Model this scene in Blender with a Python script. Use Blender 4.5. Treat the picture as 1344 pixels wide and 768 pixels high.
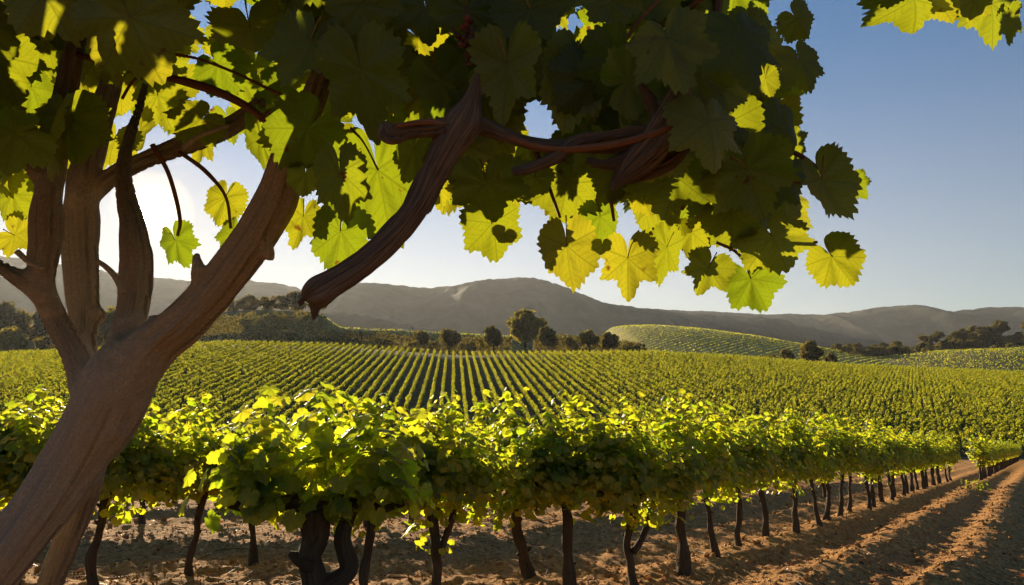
import bpy, math, random
import numpy as np
from mathutils import Vector, Matrix, Quaternion

for o in list(bpy.data.objects):
    bpy.data.objects.remove(o)
SC = bpy.context.scene
COL = SC.collection
R = math.radians

# ------------------------------------------------------------------ camera, sky, sun, exposure
F = 28.0 / 36.0 * 1344.0
PITCH = math.atan(206.0 / F)
CP, SP = math.cos(PITCH), math.sin(PITCH)
EYE = np.array([0.0, 0.0, 1.25])
FWD = np.array([0.0, CP, SP]); UPV = np.array([0.0, -SP, CP]); RGT = np.array([1.0, 0.0, 0.0])

cam_data = bpy.data.cameras.new("camera")
cam = bpy.data.objects.new("camera", cam_data); COL.objects.link(cam)
cam_data.lens = 28.0; cam_data.sensor_width = 36.0; cam_data.sensor_fit = 'HORIZONTAL'
cam_data.clip_start = 0.05; cam_data.clip_end = 30000.0
cam.location = EYE; cam.rotation_euler = (math.pi / 2 + PITCH, 0, 0)
SC.camera = cam


def ray(px, py):
    d = RGT * ((px - 672.0) / F) + UPV * ((384.0 - py) / F) + FWD
    return d


def at(px, py, depth):
    """the point seen at photo pixel (px, py), depth metres along the view axis"""
    return EYE + ray(px, py) * depth


def at_y(px, py, Y):
    d = ray(px, py)
    return EYE + d * (Y / d[1])


def at_z(px, py, z=0.0):
    d = ray(px, py)
    return EYE + d * ((z - EYE[2]) / d[2])


def proj(p):
    v = np.asarray(p) - EYE
    dep = v @ FWD
    return 672.0 + F * (v @ RGT) / dep, 384.0 - F * (v @ UPV) / dep, dep


SUN = ray(200, 275); SUN = SUN / np.linalg.norm(SUN)
SUN_EL = math.asin(SUN[2]); SUN_AZ = math.atan2(SUN[0], SUN[1])

GLOW = 0.35
world = bpy.data.worlds.new("World"); SC.world = world; world.use_nodes = True
nt = world.node_tree; nt.nodes.clear()
sky = nt.nodes.new('ShaderNodeTexSky'); sky.sky_type = 'NISHITA'; sky.sun_disc = False
sky.sun_elevation = SUN_EL; sky.sun_rotation = SUN_AZ
sky.air_density = 1.6; sky.dust_density = 0.0; sky.ozone_density = 8.0; sky.altitude = 0
bg = nt.nodes.new('ShaderNodeBackground'); bg.inputs['Strength'].default_value = 0.05
wout = nt.nodes.new('ShaderNodeOutputWorld')
# the sun's own disc and the bright ring of air round it
tc = nt.nodes.new('ShaderNodeTexCoord')
dot = nt.nodes.new('ShaderNodeVectorMath'); dot.operation = 'DOT_PRODUCT'
nt.links.new(tc.outputs['Generated'], dot.inputs[0]); dot.inputs[1].default_value = tuple(SUN)
acos = nt.nodes.new('ShaderNodeMath'); acos.operation = 'ARCCOSINE'
nt.links.new(dot.outputs['Value'], acos.inputs[0])
ramp = nt.nodes.new('ShaderNodeValToRGB')
mr = nt.nodes.new('ShaderNodeMapRange'); mr.inputs['From Max'].default_value = R(12)
nt.links.new(acos.outputs[0], mr.inputs['Value']); nt.links.new(mr.outputs['Result'], ramp.inputs['Fac'])
cr = ramp.color_ramp
cr.elements[0].position = 0.0; cr.elements[0].color = (1, 0.93, 0.78, 1)
cr.elements[1].position = 1.0; cr.elements[1].color = (0, 0, 0, 1)
for pos, c in ((0.06, (1, 0.93, 0.78)), (0.085, (0.14, 0.10, 0.05)), (0.125, (0.028, 0.017, 0.005)), (0.22, (0.005, 0.003, 0.0006)), (0.5, (0.001, 0.0005, 0.0001))):
    e = cr.elements.new(pos); e.color = (*c, 1)
bg2 = nt.nodes.new('ShaderNodeBackground'); bg2.inputs['Strength'].default_value = 14.0
nt.links.new(ramp.outputs['Color'], bg2.inputs['Color'])
addw = nt.nodes.new('ShaderNodeAddShader')
nt.links.new(sky.outputs[0], bg.inputs['Color'])
nt.links.new(bg.outputs[0], addw.inputs[0]); nt.links.new(bg2.outputs[0], addw.inputs[1])
# the warm dust low over the horizon on the sun's side
mr2 = nt.nodes.new('ShaderNodeMapRange'); mr2.inputs['From Max'].default_value = R(96)
mr2.interpolation_type = 'SMOOTHSTEP'; mr2.inputs['To Min'].default_value = 1.0; mr2.inputs['To Max'].default_value = 0.0
nt.links.new(acos.outputs[0], mr2.inputs['Value'])
sepz = nt.nodes.new('ShaderNodeSeparateXYZ'); nt.links.new(tc.outputs['Generated'], sepz.inputs[0])
mr3 = nt.nodes.new('ShaderNodeMapRange'); mr3.interpolation_type = 'SMOOTHSTEP'
mr3.inputs['From Min'].default_value = 0.05; mr3.inputs['From Max'].default_value = 0.50
mr3.inputs['To Min'].default_value = 1.0; mr3.inputs['To Max'].default_value = 0.0
nt.links.new(sepz.outputs['Z'], mr3.inputs['Value'])
gl = nt.nodes.new('ShaderNodeMath'); gl.operation = 'MULTIPLY'
nt.links.new(mr2.outputs[0], gl.inputs[0]); nt.links.new(mr3.outputs[0], gl.inputs[1])
gl2 = nt.nodes.new('ShaderNodeMath'); gl2.operation = 'MULTIPLY'; gl2.inputs[1].default_value = GLOW
nt.links.new(gl.outputs[0], gl2.inputs[0])
bg3 = nt.nodes.new('ShaderNodeBackground'); bg3.inputs['Color'].default_value = (1.0, 0.60, 0.13, 1)
nt.links.new(gl2.outputs[0], bg3.inputs['Strength'])
addw2 = nt.nodes.new('ShaderNodeAddShader')
nt.links.new(addw.outputs[0], addw2.inputs[0]); nt.links.new(bg3.outputs[0], addw2.inputs[1])
nt.links.new(addw2.outputs[0], wout.inputs['Surface'])

sun_data = bpy.data.lights.new("sun", 'SUN'); sun_data.energy = 5.0; sun_data.angle = R(0.5)
sun_data.color = (1.0, 0.82, 0.55)
sun = bpy.data.objects.new("sun", sun_data); COL.objects.link(sun)
sun.rotation_euler = Vector(SUN).to_track_quat('Z', 'Y').to_euler()

SC.view_settings.view_transform = 'Standard'; SC.view_settings.look = 'None'
SC.view_settings.gamma = 1.0; SC.view_settings.exposure = 1.15
SC.render.engine = 'CYCLES'
cy = SC.cycles
cy.max_bounces = 6; cy.diffuse_bounces = 4; cy.glossy_bounces = 2; cy.transmission_bounces = 4
cy.volume_bounces = 0; cy.use_denoising = True; cy.sample_clamp_indirect = 4.0
cy.caustics_reflective = False; cy.caustics_refractive = False


# ------------------------------------------------------------------ noise and mesh helpers
def _h(ix, iy, iz, seed):
    n = (ix.astype(np.int64) * 374761393 + iy.astype(np.int64) * 668265263 + iz.astype(np.int64) * 2147483647 + seed * 974711) & 0xFFFFFFFF
    n = ((n ^ (n >> 13)) * 1274126177) & 0xFFFFFFFF
    n = (n ^ (n >> 16)) & 0xFFFFFFFF
    return n / 4294967295.0


def vnoise(p, seed=0):
    """smooth value noise in -1..1 at the points p (N,3)"""
    p = np.asarray(p, float); i = np.floor(p); f = p - i
    u = f * f * f * (f * (f * 6 - 15) + 10)
    x, y, z = i[:, 0], i[:, 1], i[:, 2]
    r = 0
    for dx in (0, 1):
        for dy in (0, 1):
            for dz in (0, 1):
                w = (u[:, 0] if dx else 1 - u[:, 0]) * (u[:, 1] if dy else 1 - u[:, 1]) * (u[:, 2] if dz else 1 - u[:, 2])
                r = r + w * _h(x + dx, y + dy, z + dz, seed)
    return r * 2 - 1


def fbm(p, octs=4, seed=0, gain=0.5):
    p = np.asarray(p, float); a, r = 1.0, 0
    for k in range(octs):
        r = r + a * vnoise(p, seed + k * 17); p = p * 2.03 + 3.1; a *= gain
    return r


def xyz(x, y, z=0.0):
    x = np.asarray(x, float); y = np.asarray(y, float)
    return np.stack([x.ravel(), y.ravel(), np.broadcast_to(np.asarray(z, float), x.shape).ravel()], 1)


class MB:
    """collects vertices and faces; build() links them as ONE mesh object"""
    def __init__(s):
        s.v, s.uv, s.f3, s.f4, s.n = [], [], [], [], 0

    def add(s, v, uv=None, f3=None, f4=None):
        v = np.asarray(v, float); s.v.append(v)
        s.uv.append(np.zeros((len(v), 2)) if uv is None else np.asarray(uv, float))
        if f3 is not None and len(f3): s.f3.append(np.asarray(f3, np.int64) + s.n)
        if f4 is not None and len(f4): s.f4.append(np.asarray(f4, np.int64) + s.n)
        s.n += len(v)

    def mesh(s, name, mat, smooth=True):
        V = np.concatenate(s.v); UV = np.concatenate(s.uv)
        f3 = np.concatenate(s.f3) if s.f3 else np.zeros((0, 3), np.int64)
        f4 = np.concatenate(s.f4) if s.f4 else np.zeros((0, 4), np.int64)
        loops = np.concatenate([f3.ravel(), f4.ravel()])
        tot = np.concatenate([np.full(len(f3), 3), np.full(len(f4), 4)])
        start = np.concatenate([[0], np.cumsum(tot)[:-1]]) if len(tot) else tot
        me = bpy.data.meshes.new(name)
        me.vertices.add(len(V)); me.vertices.foreach_set('co', V.astype(np.float32).ravel())
        me.loops.add(len(loops)); me.loops.foreach_set('vertex_index', loops.astype(np.int32))
        me.polygons.add(len(tot)); me.polygons.foreach_set('loop_start', start.astype(np.int32))
        me.polygons.foreach_set('loop_total', tot.astype(np.int32))
        me.polygons.foreach_set('use_smooth', np.full(len(tot), smooth))
        lay = me.uv_layers.new(name='UVMap')
        lay.data.foreach_set('uv', UV[loops].astype(np.float32).ravel())
        me.update(calc_edges=True); me.validate()
        if mat: me.materials.append(mat)
        return me

    def build(s, name, mat, parent=None, smooth=True):
        return link(name, s.mesh(name, mat, smooth), parent)


def link(name, data, parent=None):
    o = bpy.data.objects.new(name, data); COL.objects.link(o)
    if parent is not None: o.parent = parent
    return o


def tag(o, label=None, cat=None, group=None, kind=None):
    if label: o['label'] = label
    if cat: o['category'] = cat
    if group: o['group'] = group
    if kind: o['kind'] = kind
    return o


def thing(name, loc, label, cat, group=None, rz=0.0):
    o = link(name, None); o.location = tuple(loc); o.rotation_euler = (0, 0, rz)
    return tag(o, label, cat, group)


def grid_faces(nu, nv, wrap=False):
    i = np.arange(nu - 1)[:, None]; j = np.arange(nv if wrap else nv - 1)[None, :]
    a = i * nv + j; b = i * nv + (j + 1) % nv
    return np.stack([a, b, b + nv, a + nv], -1).reshape(-1, 4)


def catmull(pts, n):
    P = np.asarray(pts, float)
    P = np.concatenate([[2 * P[0] - P[1]], P, [2 * P[-1] - P[-2]]])
    out = []
    for i in range(1, len(P) - 2):
        t = np.linspace(0, 1, n, endpoint=False)[:, None]
        p0, p1, p2, p3 = P[i - 1], P[i], P[i + 1], P[i + 2]
        out.append(0.5 * (2 * p1 + (p2 - p0) * t + (2 * p0 - 5 * p1 + 4 * p2 - p3) * t ** 2 + (3 * p1 - p0 - 3 * p2 + p3) * t ** 3))
    out.append(P[-2][None]); return np.concatenate(out)


def tube(mb, pts, rad, sides=10, n=6, rough=0.0, seed=0, cap=True, freq=(3.0, 9.0)):
    """pts: list of (x,y,z); rad: radius per point; rough: relative ridged relief along the grain"""
    C = catmull(np.concatenate([np.asarray(pts, float), np.asarray(rad, float)[:, None]], 1), n)
    P, r = C[:, :3], np.maximum(C[:, 3], 1e-4)
    T = np.gradient(P, axis=0); T /= np.linalg.norm(T, axis=1)[:, None] + 1e-12
    u = np.cross(T[0], [0.13, 0.31, 0.94]); u /= np.linalg.norm(u)
    L = np.concatenate([[0], np.cumsum(np.linalg.norm(np.diff(P, axis=0), axis=1))])
    ang = np.arange(sides) / sides * 2 * np.pi
    V, UV = [], []
    for i in range(len(P)):
        u = u - T[i] * (u @ T[i]); u /= np.linalg.norm(u) + 1e-12
        w = np.cross(T[i], u)
        rr = np.full(sides, r[i])
        if rough:
            q = np.stack([np.cos(ang + L[i] * 1.2) * 1.6 + seed, np.sin(ang + L[i] * 1.2) * 1.6, np.full(sides, L[i] * freq[0])], 1)
            q2 = np.stack([np.cos(ang + L[i] * 1.6) * freq[1] / 2.5, np.sin(ang + L[i] * 1.6) * freq[1] / 2.5, np.full(sides, L[i] * 4.0)], 1)
            rr = rr * (1 + rough * (0.7 * vnoise(q, seed) + 0.6 * vnoise(q2, seed + 5)))
        V.append(P[i] + np.cos(ang)[:, None] * u * rr[:, None] + np.sin(ang)[:, None] * w * rr[:, None])
        UV.append(np.stack([np.full(sides, L[i]), ang / (2 * np.pi)], 1))
    V = np.concatenate(V); UV = np.concatenate(UV)
    f4 = grid_faces(len(P), sides, True); f3 = []
    if cap:
        V = np.concatenate([V, P[:1], P[-1:]]); UV = np.concatenate([UV, [[0, 0], [L[-1], 0]]])
        a, b = len(V) - 2, len(V) - 1; k = (len(P) - 1) * sides
        for j in range(sides):
            f3.append((a, (j + 1) % sides, j)); f3.append((b, k + j, k + (j + 1) % sides))
    mb.add(V, UV, f3, f4)


# ------------------------------------------------------------------ materials
def material(name):
    m = bpy.data.materials.new(name); m.use_nodes = True
    t = m.node_tree; t.nodes.clear()
    return m, t, t.nodes, t.links


def nd(nodes, typ, **kw):
    n = nodes.new(typ)
    for k, v in kw.items(): setattr(n, k, v)
    return n


def mathn(t, op, a, b=None, c=None, clamp=False):
    n = t.nodes.new('ShaderNodeMath'); n.operation = op; n.use_clamp = clamp
    for i, x in enumerate((a, b, c)):
        if x is None: continue
        if isinstance(x, (int, float)): n.inputs[i].default_value = x
        else: t.links.new(x, n.inputs[i])
    return n.outputs[0]


def mixc(t, fac, a, b, mode='MIX'):
    n = t.nodes.new('ShaderNodeMix'); n.data_type = 'RGBA'; n.blend_type = mode
    for s, x in ((n.inputs['Factor'], fac), (n.inputs['A'], a), (n.inputs['B'], b)):
        if isinstance(x, (int, float)): s.default_value = x
        elif isinstance(x, tuple): s.default_value = (*x, 1)
        else: t.links.new(x, s)
    return n.outputs['Result']


def noise_node(t, scale, vec=None, detail=4.0, rough=0.55, out='Fac'):
    n = t.nodes.new('ShaderNodeTexNoise'); n.inputs['Scale'].default_value = scale
    n.inputs['Detail'].default_value = detail; n.inputs['Roughness'].default_value = rough
    if vec is not None: t.links.new(vec, n.inputs['Vector'])
    return n.outputs[out]


def ramp_node(t, fac, stops):
    n = t.nodes.new('ShaderNodeValToRGB'); t.links.new(fac, n.inputs['Fac'])
    e = n.color_ramp.elements
    e[0].position, e[0].color = stops[0][0], (*stops[0][1], 1)
    e[1].position, e[1].color = stops[-1][0], (*stops[-1][1], 1)
    for p, c in stops[1:-1]:
        k = e.new(p); k.color = (*c, 1)
    return n.outputs['Color']


def leaf_material(name, dif, tra, fac=0.5, veins=False, island=True, gloss=0.35):
    m, t, N, Lk = material(name)
    geo = nd(N, 'ShaderNodeNewGeometry'); oi = nd(N, 'ShaderNodeObjectInfo')
    rnd = geo.outputs['Random Per Island'] if island else oi.outputs['Random']
    tcn = nd(N, 'ShaderNodeTexCoord')
    dcol = mixc(t, rnd, tuple(c * 0.55 for c in dif), tuple(c * 1.6 for c in dif))
    tcol = mixc(t, rnd, tuple(a * b for a, b in zip(tra, (0.62, 0.85, 0.7))), tuple(a * b for a, b in zip(tra, (1.22, 1.08, 1.2))))
    bump_h = None
    if veins:
        sep = nd(N, 'ShaderNodeSeparateXYZ'); Lk.new(tcn.outputs['UV'], sep.inputs[0])
        x = mathn(t, 'MULTIPLY', mathn(t, 'SUBTRACT', sep.outputs['X'], 0.5), 2.4)
        y = mathn(t, 'MULTIPLY', mathn(t, 'SUBTRACT', sep.outputs['Y'], 0.5), 2.4)
        best = None; sec = None
        for a in (0, 52, -52, 108, -108):
            dx, dy = math.sin(R(a)), -math.cos(R(a))
            al = mathn(t, 'ADD', mathn(t, 'MULTIPLY', x, dx), mathn(t, 'MULTIPLY', y, dy))
            pe = mathn(t, 'ABSOLUTE', mathn(t, 'ADD', mathn(t, 'MULTIPLY', x, -dy), mathn(t, 'MULTIPLY', y, dx)))
            back = mathn(t, 'MULTIPLY', mathn(t, 'LESS_THAN', al, 0.0), 9.0)
            d = mathn(t, 'ADD', pe, back)
            s = mathn(t, 'SUBTRACT', al, mathn(t, 'MULTIPLY', pe, 0.85))
            if best is None: best, sec = d, s
            else:
                lt = mathn(t, 'LESS_THAN', d, best)
                sec = mathn(t, 'ADD', mathn(t, 'MULTIPLY', lt, s), mathn(t, 'MULTIPLY', mathn(t, 'SUBTRACT', 1.0, lt), sec))
                best = mathn(t, 'MINIMUM', d, best)
        wob = mathn(t, 'MULTIPLY', noise_node(t, 6.0, tcn.outputs['UV']), 0.16)
        fr = mathn(t, 'PINGPONG', mathn(t, 'ADD', sec, wob), 0.075)
        v2 = mathn(t, 'SUBTRACT', 1.0, mathn(t, 'DIVIDE', fr, 0.02), clamp=True)
        v1 = mathn(t, 'SUBTRACT', 1.0, mathn(t, 'DIVIDE', best, 0.026), clamp=True)
        vor = nd(N, 'ShaderNodeTexVoronoi', feature='DISTANCE_TO_EDGE'); vor.inputs['Scale'].default_value = 34.0
        Lk.new(tcn.outputs['UV'], vor.inputs['Vector'])
        v3 = mathn(t, 'SUBTRACT', 1.0, mathn(t, 'DIVIDE', vor.outputs['Distance'], 0.10), clamp=True)
        vein = mathn(t, 'ADD', mathn(t, 'MAXIMUM', v1, mathn(t, 'MULTIPLY', v2, 0.55)), mathn(t, 'MULTIPLY', v3, 0.28), clamp=True)
        blot = noise_node(t, 4.0, tcn.outputs['UV'], 5.0)
        tcol = mixc(t, mathn(t, 'MULTIPLY', vein, 0.62), tcol, (tra[0] * 0.30, tra[1] * 0.34, tra[2] * 0.3))
        tcol = mixc(t, mathn(t, 'MULTIPLY', mathn(t, 'SUBTRACT', blot, 0.42), 1.1, clamp=True), tcol, (tra[0] * 0.62, tra[1] * 0.72, tra[2] * 0.8))
        geo2 = noise_node(t, 26.0, geo.outputs['Position'], 3.0)
        spot = mathn(t, 'MULTIPLY', mathn(t, 'SUBTRACT', geo2, 0.67), 14.0, clamp=True)
        tcol = mixc(t, spot, tcol, (0.16, 0.06, 0.008)); dcol = mixc(t, spot, dcol, (0.09, 0.035, 0.01))
        dcol = mixc(t, mathn(t, 'MULTIPLY', v1, 0.7), dcol, (dif[0] * 2.3, dif[1] * 2.0, dif[2] * 2.4))
        bump_h = mathn(t, 'ADD', mathn(t, 'MULTIPLY', vein, -0.5), mathn(t, 'MULTIPLY', blot, 0.6))
    pr = nd(N, 'ShaderNodeBsdfPrincipled')
    Lk.new(dcol, pr.inputs['Base Color']); pr.inputs['Roughness'].default_value = 0.5
    pr.inputs['Specular IOR Level'].default_value = gloss
    tr = nd(N, 'ShaderNodeBsdfTranslucent'); Lk.new(tcol, tr.inputs['Color'])
    mx = nd(N, 'ShaderNodeMixShader'); mx.inputs[0].default_value = fac
    Lk.new(pr.outputs[0], mx.inputs[1]); Lk.new(tr.outputs[0], mx.inputs[2])
    if bump_h is not None:
        b = nd(N, 'ShaderNodeBump'); b.inputs['Strength'].default_value = 0.5; b.inputs['Distance'].default_value = 0.004
        Lk.new(bump_h, b.inputs['Height']); Lk.new(b.outputs[0], pr.inputs['Normal'])
    out = nd(N, 'ShaderNodeOutputMaterial'); Lk.new(mx.outputs[0], out.inputs['Surface'])
    return m


def bark_material(name, dark, light, su=5.0, sv=26.0, strength=0.7, dist=0.012, spots=True):
    """grain runs along U (metres along the limb); V goes round it"""
    m, t, N, Lk = material(name)
    uv = nd(N, 'ShaderNodeTexCoord')
    geo = nd(N, 'ShaderNodeNewGeometry')
    sep = nd(N, 'ShaderNodeSeparateXYZ'); Lk.new(uv.outputs['UV'], sep.inputs[0])
    a = mathn(t, 'MULTIPLY', sep.outputs['Y'], 2 * math.pi)
    cmb = nd(N, 'ShaderNodeCombineXYZ')
    Lk.new(mathn(t, 'MULTIPLY', mathn(t, 'COSINE', a), sv / 6.0), cmb.inputs[0])
    Lk.new(mathn(t, 'MULTIPLY', mathn(t, 'SINE', a), sv / 6.0), cmb.inputs[1])
    Lk.new(mathn(t, 'MULTIPLY', sep.outputs['X'], su), cmb.inputs[2])
    g = noise_node(t, 1.0, cmb.outputs[0], 7.0, 0.62)
    g2 = noise_node(t, 3.3, cmb.outputs[0], 5.0, 0.6)
    blot = noise_node(t, 7.0, geo.outputs['Position'], 4.0)
    h = mathn(t, 'ADD', mathn(t, 'MULTIPLY', g, 0.7), mathn(t, 'MULTIPLY', g2, 0.4))
    if not spots:      # at a fork the grain of one limb gives way to plain knotty wood
        ga = nd(N, 'ShaderNodeAttribute', attribute_name='grain')
        iso = noise_node(t, 24.0, geo.outputs['Position'], 6.0, .6)
        h = mathn(t, 'ADD', mathn(t, 'MULTIPLY', ga.outputs['Fac'], h), mathn(t, 'MULTIPLY', mathn(t, 'SUBTRACT', 1.0, ga.outputs['Fac']), mathn(t, 'MULTIPLY', iso, 1.1)))
    mid = tuple((p + q) * 0.5 for p, q in zip(dark, light))
    col = ramp_node(t, h, [(0.38 if spots else .34, dark), (0.52, mid), (0.70 if spots else .74, light)])
    fine = noise_node(t, 130.0, geo.outputs['Position'], 6.0, 0.7)
    if not spots:
        col = mixc(t, mathn(t, 'MULTIPLY', mathn(t, 'SUBTRACT', fine, 0.34), 2.4, clamp=True), tuple(c * .62 for c in mid), col)
        col = mixc(t, mathn(t, 'MULTIPLY', mathn(t, 'SUBTRACT', blot, 0.48), 2.2, clamp=True), col, tuple(c * f for c, f in zip(mid, (.74, .74, .78))))
        h = mathn(t, 'ADD', h, mathn(t, 'MULTIPLY', fine, .40))
    if spots:
        col = mixc(t, mathn(t, 'MULTIPLY', mathn(t, 'SUBTRACT', blot, 0.5), 1.4, clamp=True), col, tuple(c * 0.72 for c in mid))
    pr = nd(N, 'ShaderNodeBsdfPrincipled'); Lk.new(col, pr.inputs['Base Color'])
    pr.inputs['Roughness'].default_value = 0.85; pr.inputs['Specular IOR Level'].default_value = 0.2
    b = nd(N, 'ShaderNodeBump'); b.inputs['Strength'].default_value = strength; b.inputs['Distance'].default_value = dist
    Lk.new(h, b.inputs['Height']); Lk.new(b.outputs[0], pr.inputs['Normal'])
    out = nd(N, 'ShaderNodeOutputMaterial'); Lk.new(pr.outputs[0], out.inputs['Surface'])
    return m


def ground_material():
    """red-brown ploughed soil near by, dark shaded soil and thin grass in the far vineyard, dry meadow beyond"""
    m, t, N, Lk = material('soil')
    geo = nd(N, 'ShaderNodeNewGeometry'); P = geo.outputs['Position']
    n1 = noise_node(t, 0.7, P, 5.0); n2 = noise_node(t, 14.0, P, 6.0, 0.65); n3 = noise_node(t, 60.0, P, 3.0)
    soil = ramp_node(t, n2, [(0.30, (0.17, 0.075, 0.024)), (0.5, (0.42, 0.20, 0.062)), (0.72, (0.60, 0.35, 0.13))])
    soil = mixc(t, mathn(t, 'MULTIPLY', mathn(t, 'SUBTRACT', n1, 0.45), 1.6, clamp=True), soil, (0.44, 0.20, 0.075))
    soil = mixc(t, mathn(t, 'MULTIPLY', mathn(t, 'SUBTRACT', n3, 0.55), 2.5, clamp=True), soil, (0.55, 0.32, 0.14))
    sep = nd(N, 'ShaderNodeSeparateXYZ'); Lk.new(P, sep.inputs[0])
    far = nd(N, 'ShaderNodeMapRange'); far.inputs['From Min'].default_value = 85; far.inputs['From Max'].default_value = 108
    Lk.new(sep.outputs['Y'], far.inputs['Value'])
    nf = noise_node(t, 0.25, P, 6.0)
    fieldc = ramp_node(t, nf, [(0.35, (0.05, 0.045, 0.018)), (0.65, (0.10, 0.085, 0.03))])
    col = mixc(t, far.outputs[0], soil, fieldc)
    far2 = nd(N, 'ShaderNodeMapRange'); far2.inputs['From Min'].default_value = 244; far2.inputs['From Max'].default_value = 262
    Lk.new(sep.outputs['Y'], far2.inputs['Value'])
    nm = noise_node(t, 0.03, P, 7.0)
    mead = ramp_node(t, nm, [(0.35, (0.06, 0.06, 0.018)), (0.7, (0.14, 0.12, 0.035))])
    col = mixc(t, far2.outputs[0], col, mead)
    pr = nd(N, 'ShaderNodeBsdfPrincipled'); Lk.new(col, pr.inputs['Base Color'])
    pr.inputs['Roughness'].default_value = 0.95; pr.inputs['Specular IOR Level'].default_value = 0.1
    b = nd(N, 'ShaderNodeBump'); b.inputs['Strength'].default_value = 1.0; b.inputs['Distance'].default_value = 0.05
    Lk.new(mathn(t, 'ADD', n2, mathn(t, 'MULTIPLY', n3, 0.3)), b.inputs['Height']); Lk.new(b.outputs[0], pr.inputs['Normal'])
    out = nd(N, 'ShaderNodeOutputMaterial'); Lk.new(pr.outputs[0], out.inputs['Surface'])
    return m


def plain_material(name, stops, scale, bump=0.0, dist=1.0, rough=0.95):
    m, t, N, Lk = material(name)
    geo = nd(N, 'ShaderNodeNewGeometry')
    n = noise_node(t, scale, geo.outputs['Position'], 8.0, 0.62)
    pr = nd(N, 'ShaderNodeBsdfPrincipled'); Lk.new(ramp_node(t, n, stops), pr.inputs['Base Color'])
    pr.inputs['Roughness'].default_value = rough; pr.inputs['Specular IOR Level'].default_value = 0.1
    if bump:
        b = nd(N, 'ShaderNodeBump'); b.inputs['Strength'].default_value = bump; b.inputs['Distance'].default_value = dist
        Lk.new(n, b.inputs['Height']); Lk.new(b.outputs[0], pr.inputs['Normal'])
    out = nd(N, 'ShaderNodeOutputMaterial'); Lk.new(pr.outputs[0], out.inputs['Surface'])
    return m


M_SOIL = ground_material()
M_LEAF = leaf_material('canopy_leaf', (0.046, 0.066, 0.013), (0.40, 0.40, 0.012), 0.52, veins=True, island=False)
M_LEAFMASS = leaf_material('canopy_leaf_mass', (0.046, 0.066, 0.013), (0.40, 0.40, 0.012), 0.52, veins=True)
M_VINELEAF = leaf_material('vine_leaf', (0.030, 0.076, 0.014), (0.88, 0.88, 0.03), 0.50)
M_FARVINE = leaf_material('far_vine_leaf', (0.055, 0.068, 0.012), (0.88, 0.82, 0.04), 0.40, gloss=0.1)
M_TREELEAF = leaf_material('tree_leaf', (0.045, 0.042, 0.012), (0.34, 0.25, 0.03), 0.38, gloss=0.1)
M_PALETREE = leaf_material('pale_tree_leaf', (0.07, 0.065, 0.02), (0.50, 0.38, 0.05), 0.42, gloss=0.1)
M_BARK = bark_material('smooth_old_bark', (0.20, 0.155, 0.108), (0.56, 0.455, 0.325), 2.2, 30.0, 1.0, 0.016, False)
M_VINEBARK = bark_material('shaggy_vine_bark', (0.05, 0.036, 0.024), (0.33, 0.22, 0.14), 9.0, 52.0, 1.0, 0.02)
M_TRUNK = bark_material('dark_vine_trunk_bark', (0.02, 0.014, 0.009), (0.11, 0.075, 0.048), 6.0, 26.0, 1.0, 0.015)
M_CANE = bark_material('reddish_cane', (0.07, 0.025, 0.012), (0.20, 0.09, 0.04), 8.0, 14.0, 0.4, 0.003)
M_STALK = plain_material('leaf_stalk', [(0.3, (0.10, 0.06, 0.015)), (0.7, (0.20, 0.13, 0.03))], 30.0)
M_DRY = leaf_material('dried_leaf', (0.10, 0.035, 0.015), (0.35, 0.10, 0.03), 0.3)
M_WOOD = plain_material('far_tree_trunk', [(0.3, (0.05, 0.035, 0.022)), (0.7, (0.11, 0.08, 0.05))], 1.2)
M_STRAW = leaf_material('dry_straw', (0.30, 0.20, 0.09), (0.35, 0.25, 0.09), 0.3, gloss=0.1)
M_WEED = leaf_material('weed_leaf', (0.10, 0.11, 0.02), (0.5, 0.48, 0.05), 0.5, gloss=0.1)


# ------------------------------------------------------------------ terrain
ROW_SLOPE = 0.652
ROW_COS = 1.0 / math.hypot(1.0, ROW_SLOPE)
ROW_GAP = 5.85
ROW_Y = 8.0
FIELD_AZ = math.atan((595 - 672) / F)
FA = np.array([math.sin(FIELD_AZ), math.cos(FIELD_AZ)])    # up the far slope, along its rows
FB = np.array([FA[1], -FA[0]])                             # across the rows
V0, V1 = 100.0, 245.0
crest_px = [(-500, 462), (0, 462), (150, 456), (300, 447), (450, 451), (600, 462), (850, 460), (960, 466), (1100, 477), (1344, 488), (1800, 492)]
_cw, _cz = [], []
for px, py in crest_px:
    d = ray(px, py); s = V1 / (d[:2] @ FA)
    p = EYE + d * s
    _cw.append(p[:2] @ FB); _cz.append(p[2] - 1.1)


def smin_max(a, b, k=1.2):
    h = np.clip(0.5 + 0.5 * (a - b) / k, 0, 1)
    return b + (a - b) * h + k * h * (1 - h)


def row_q(x, y):
    q1 = (x - ROW_SLOPE * y + 3.95) * ROW_COS
    q2 = ROW_Y - y
    return smin_max(q1, q2)


def sstep(a, b, x):
    t = np.clip((x - a) / (b - a), 0, 1)
    return t * t * (3 - 2 * t)


def crest(w):
    return np.interp(w, _cw, _cz)


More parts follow.
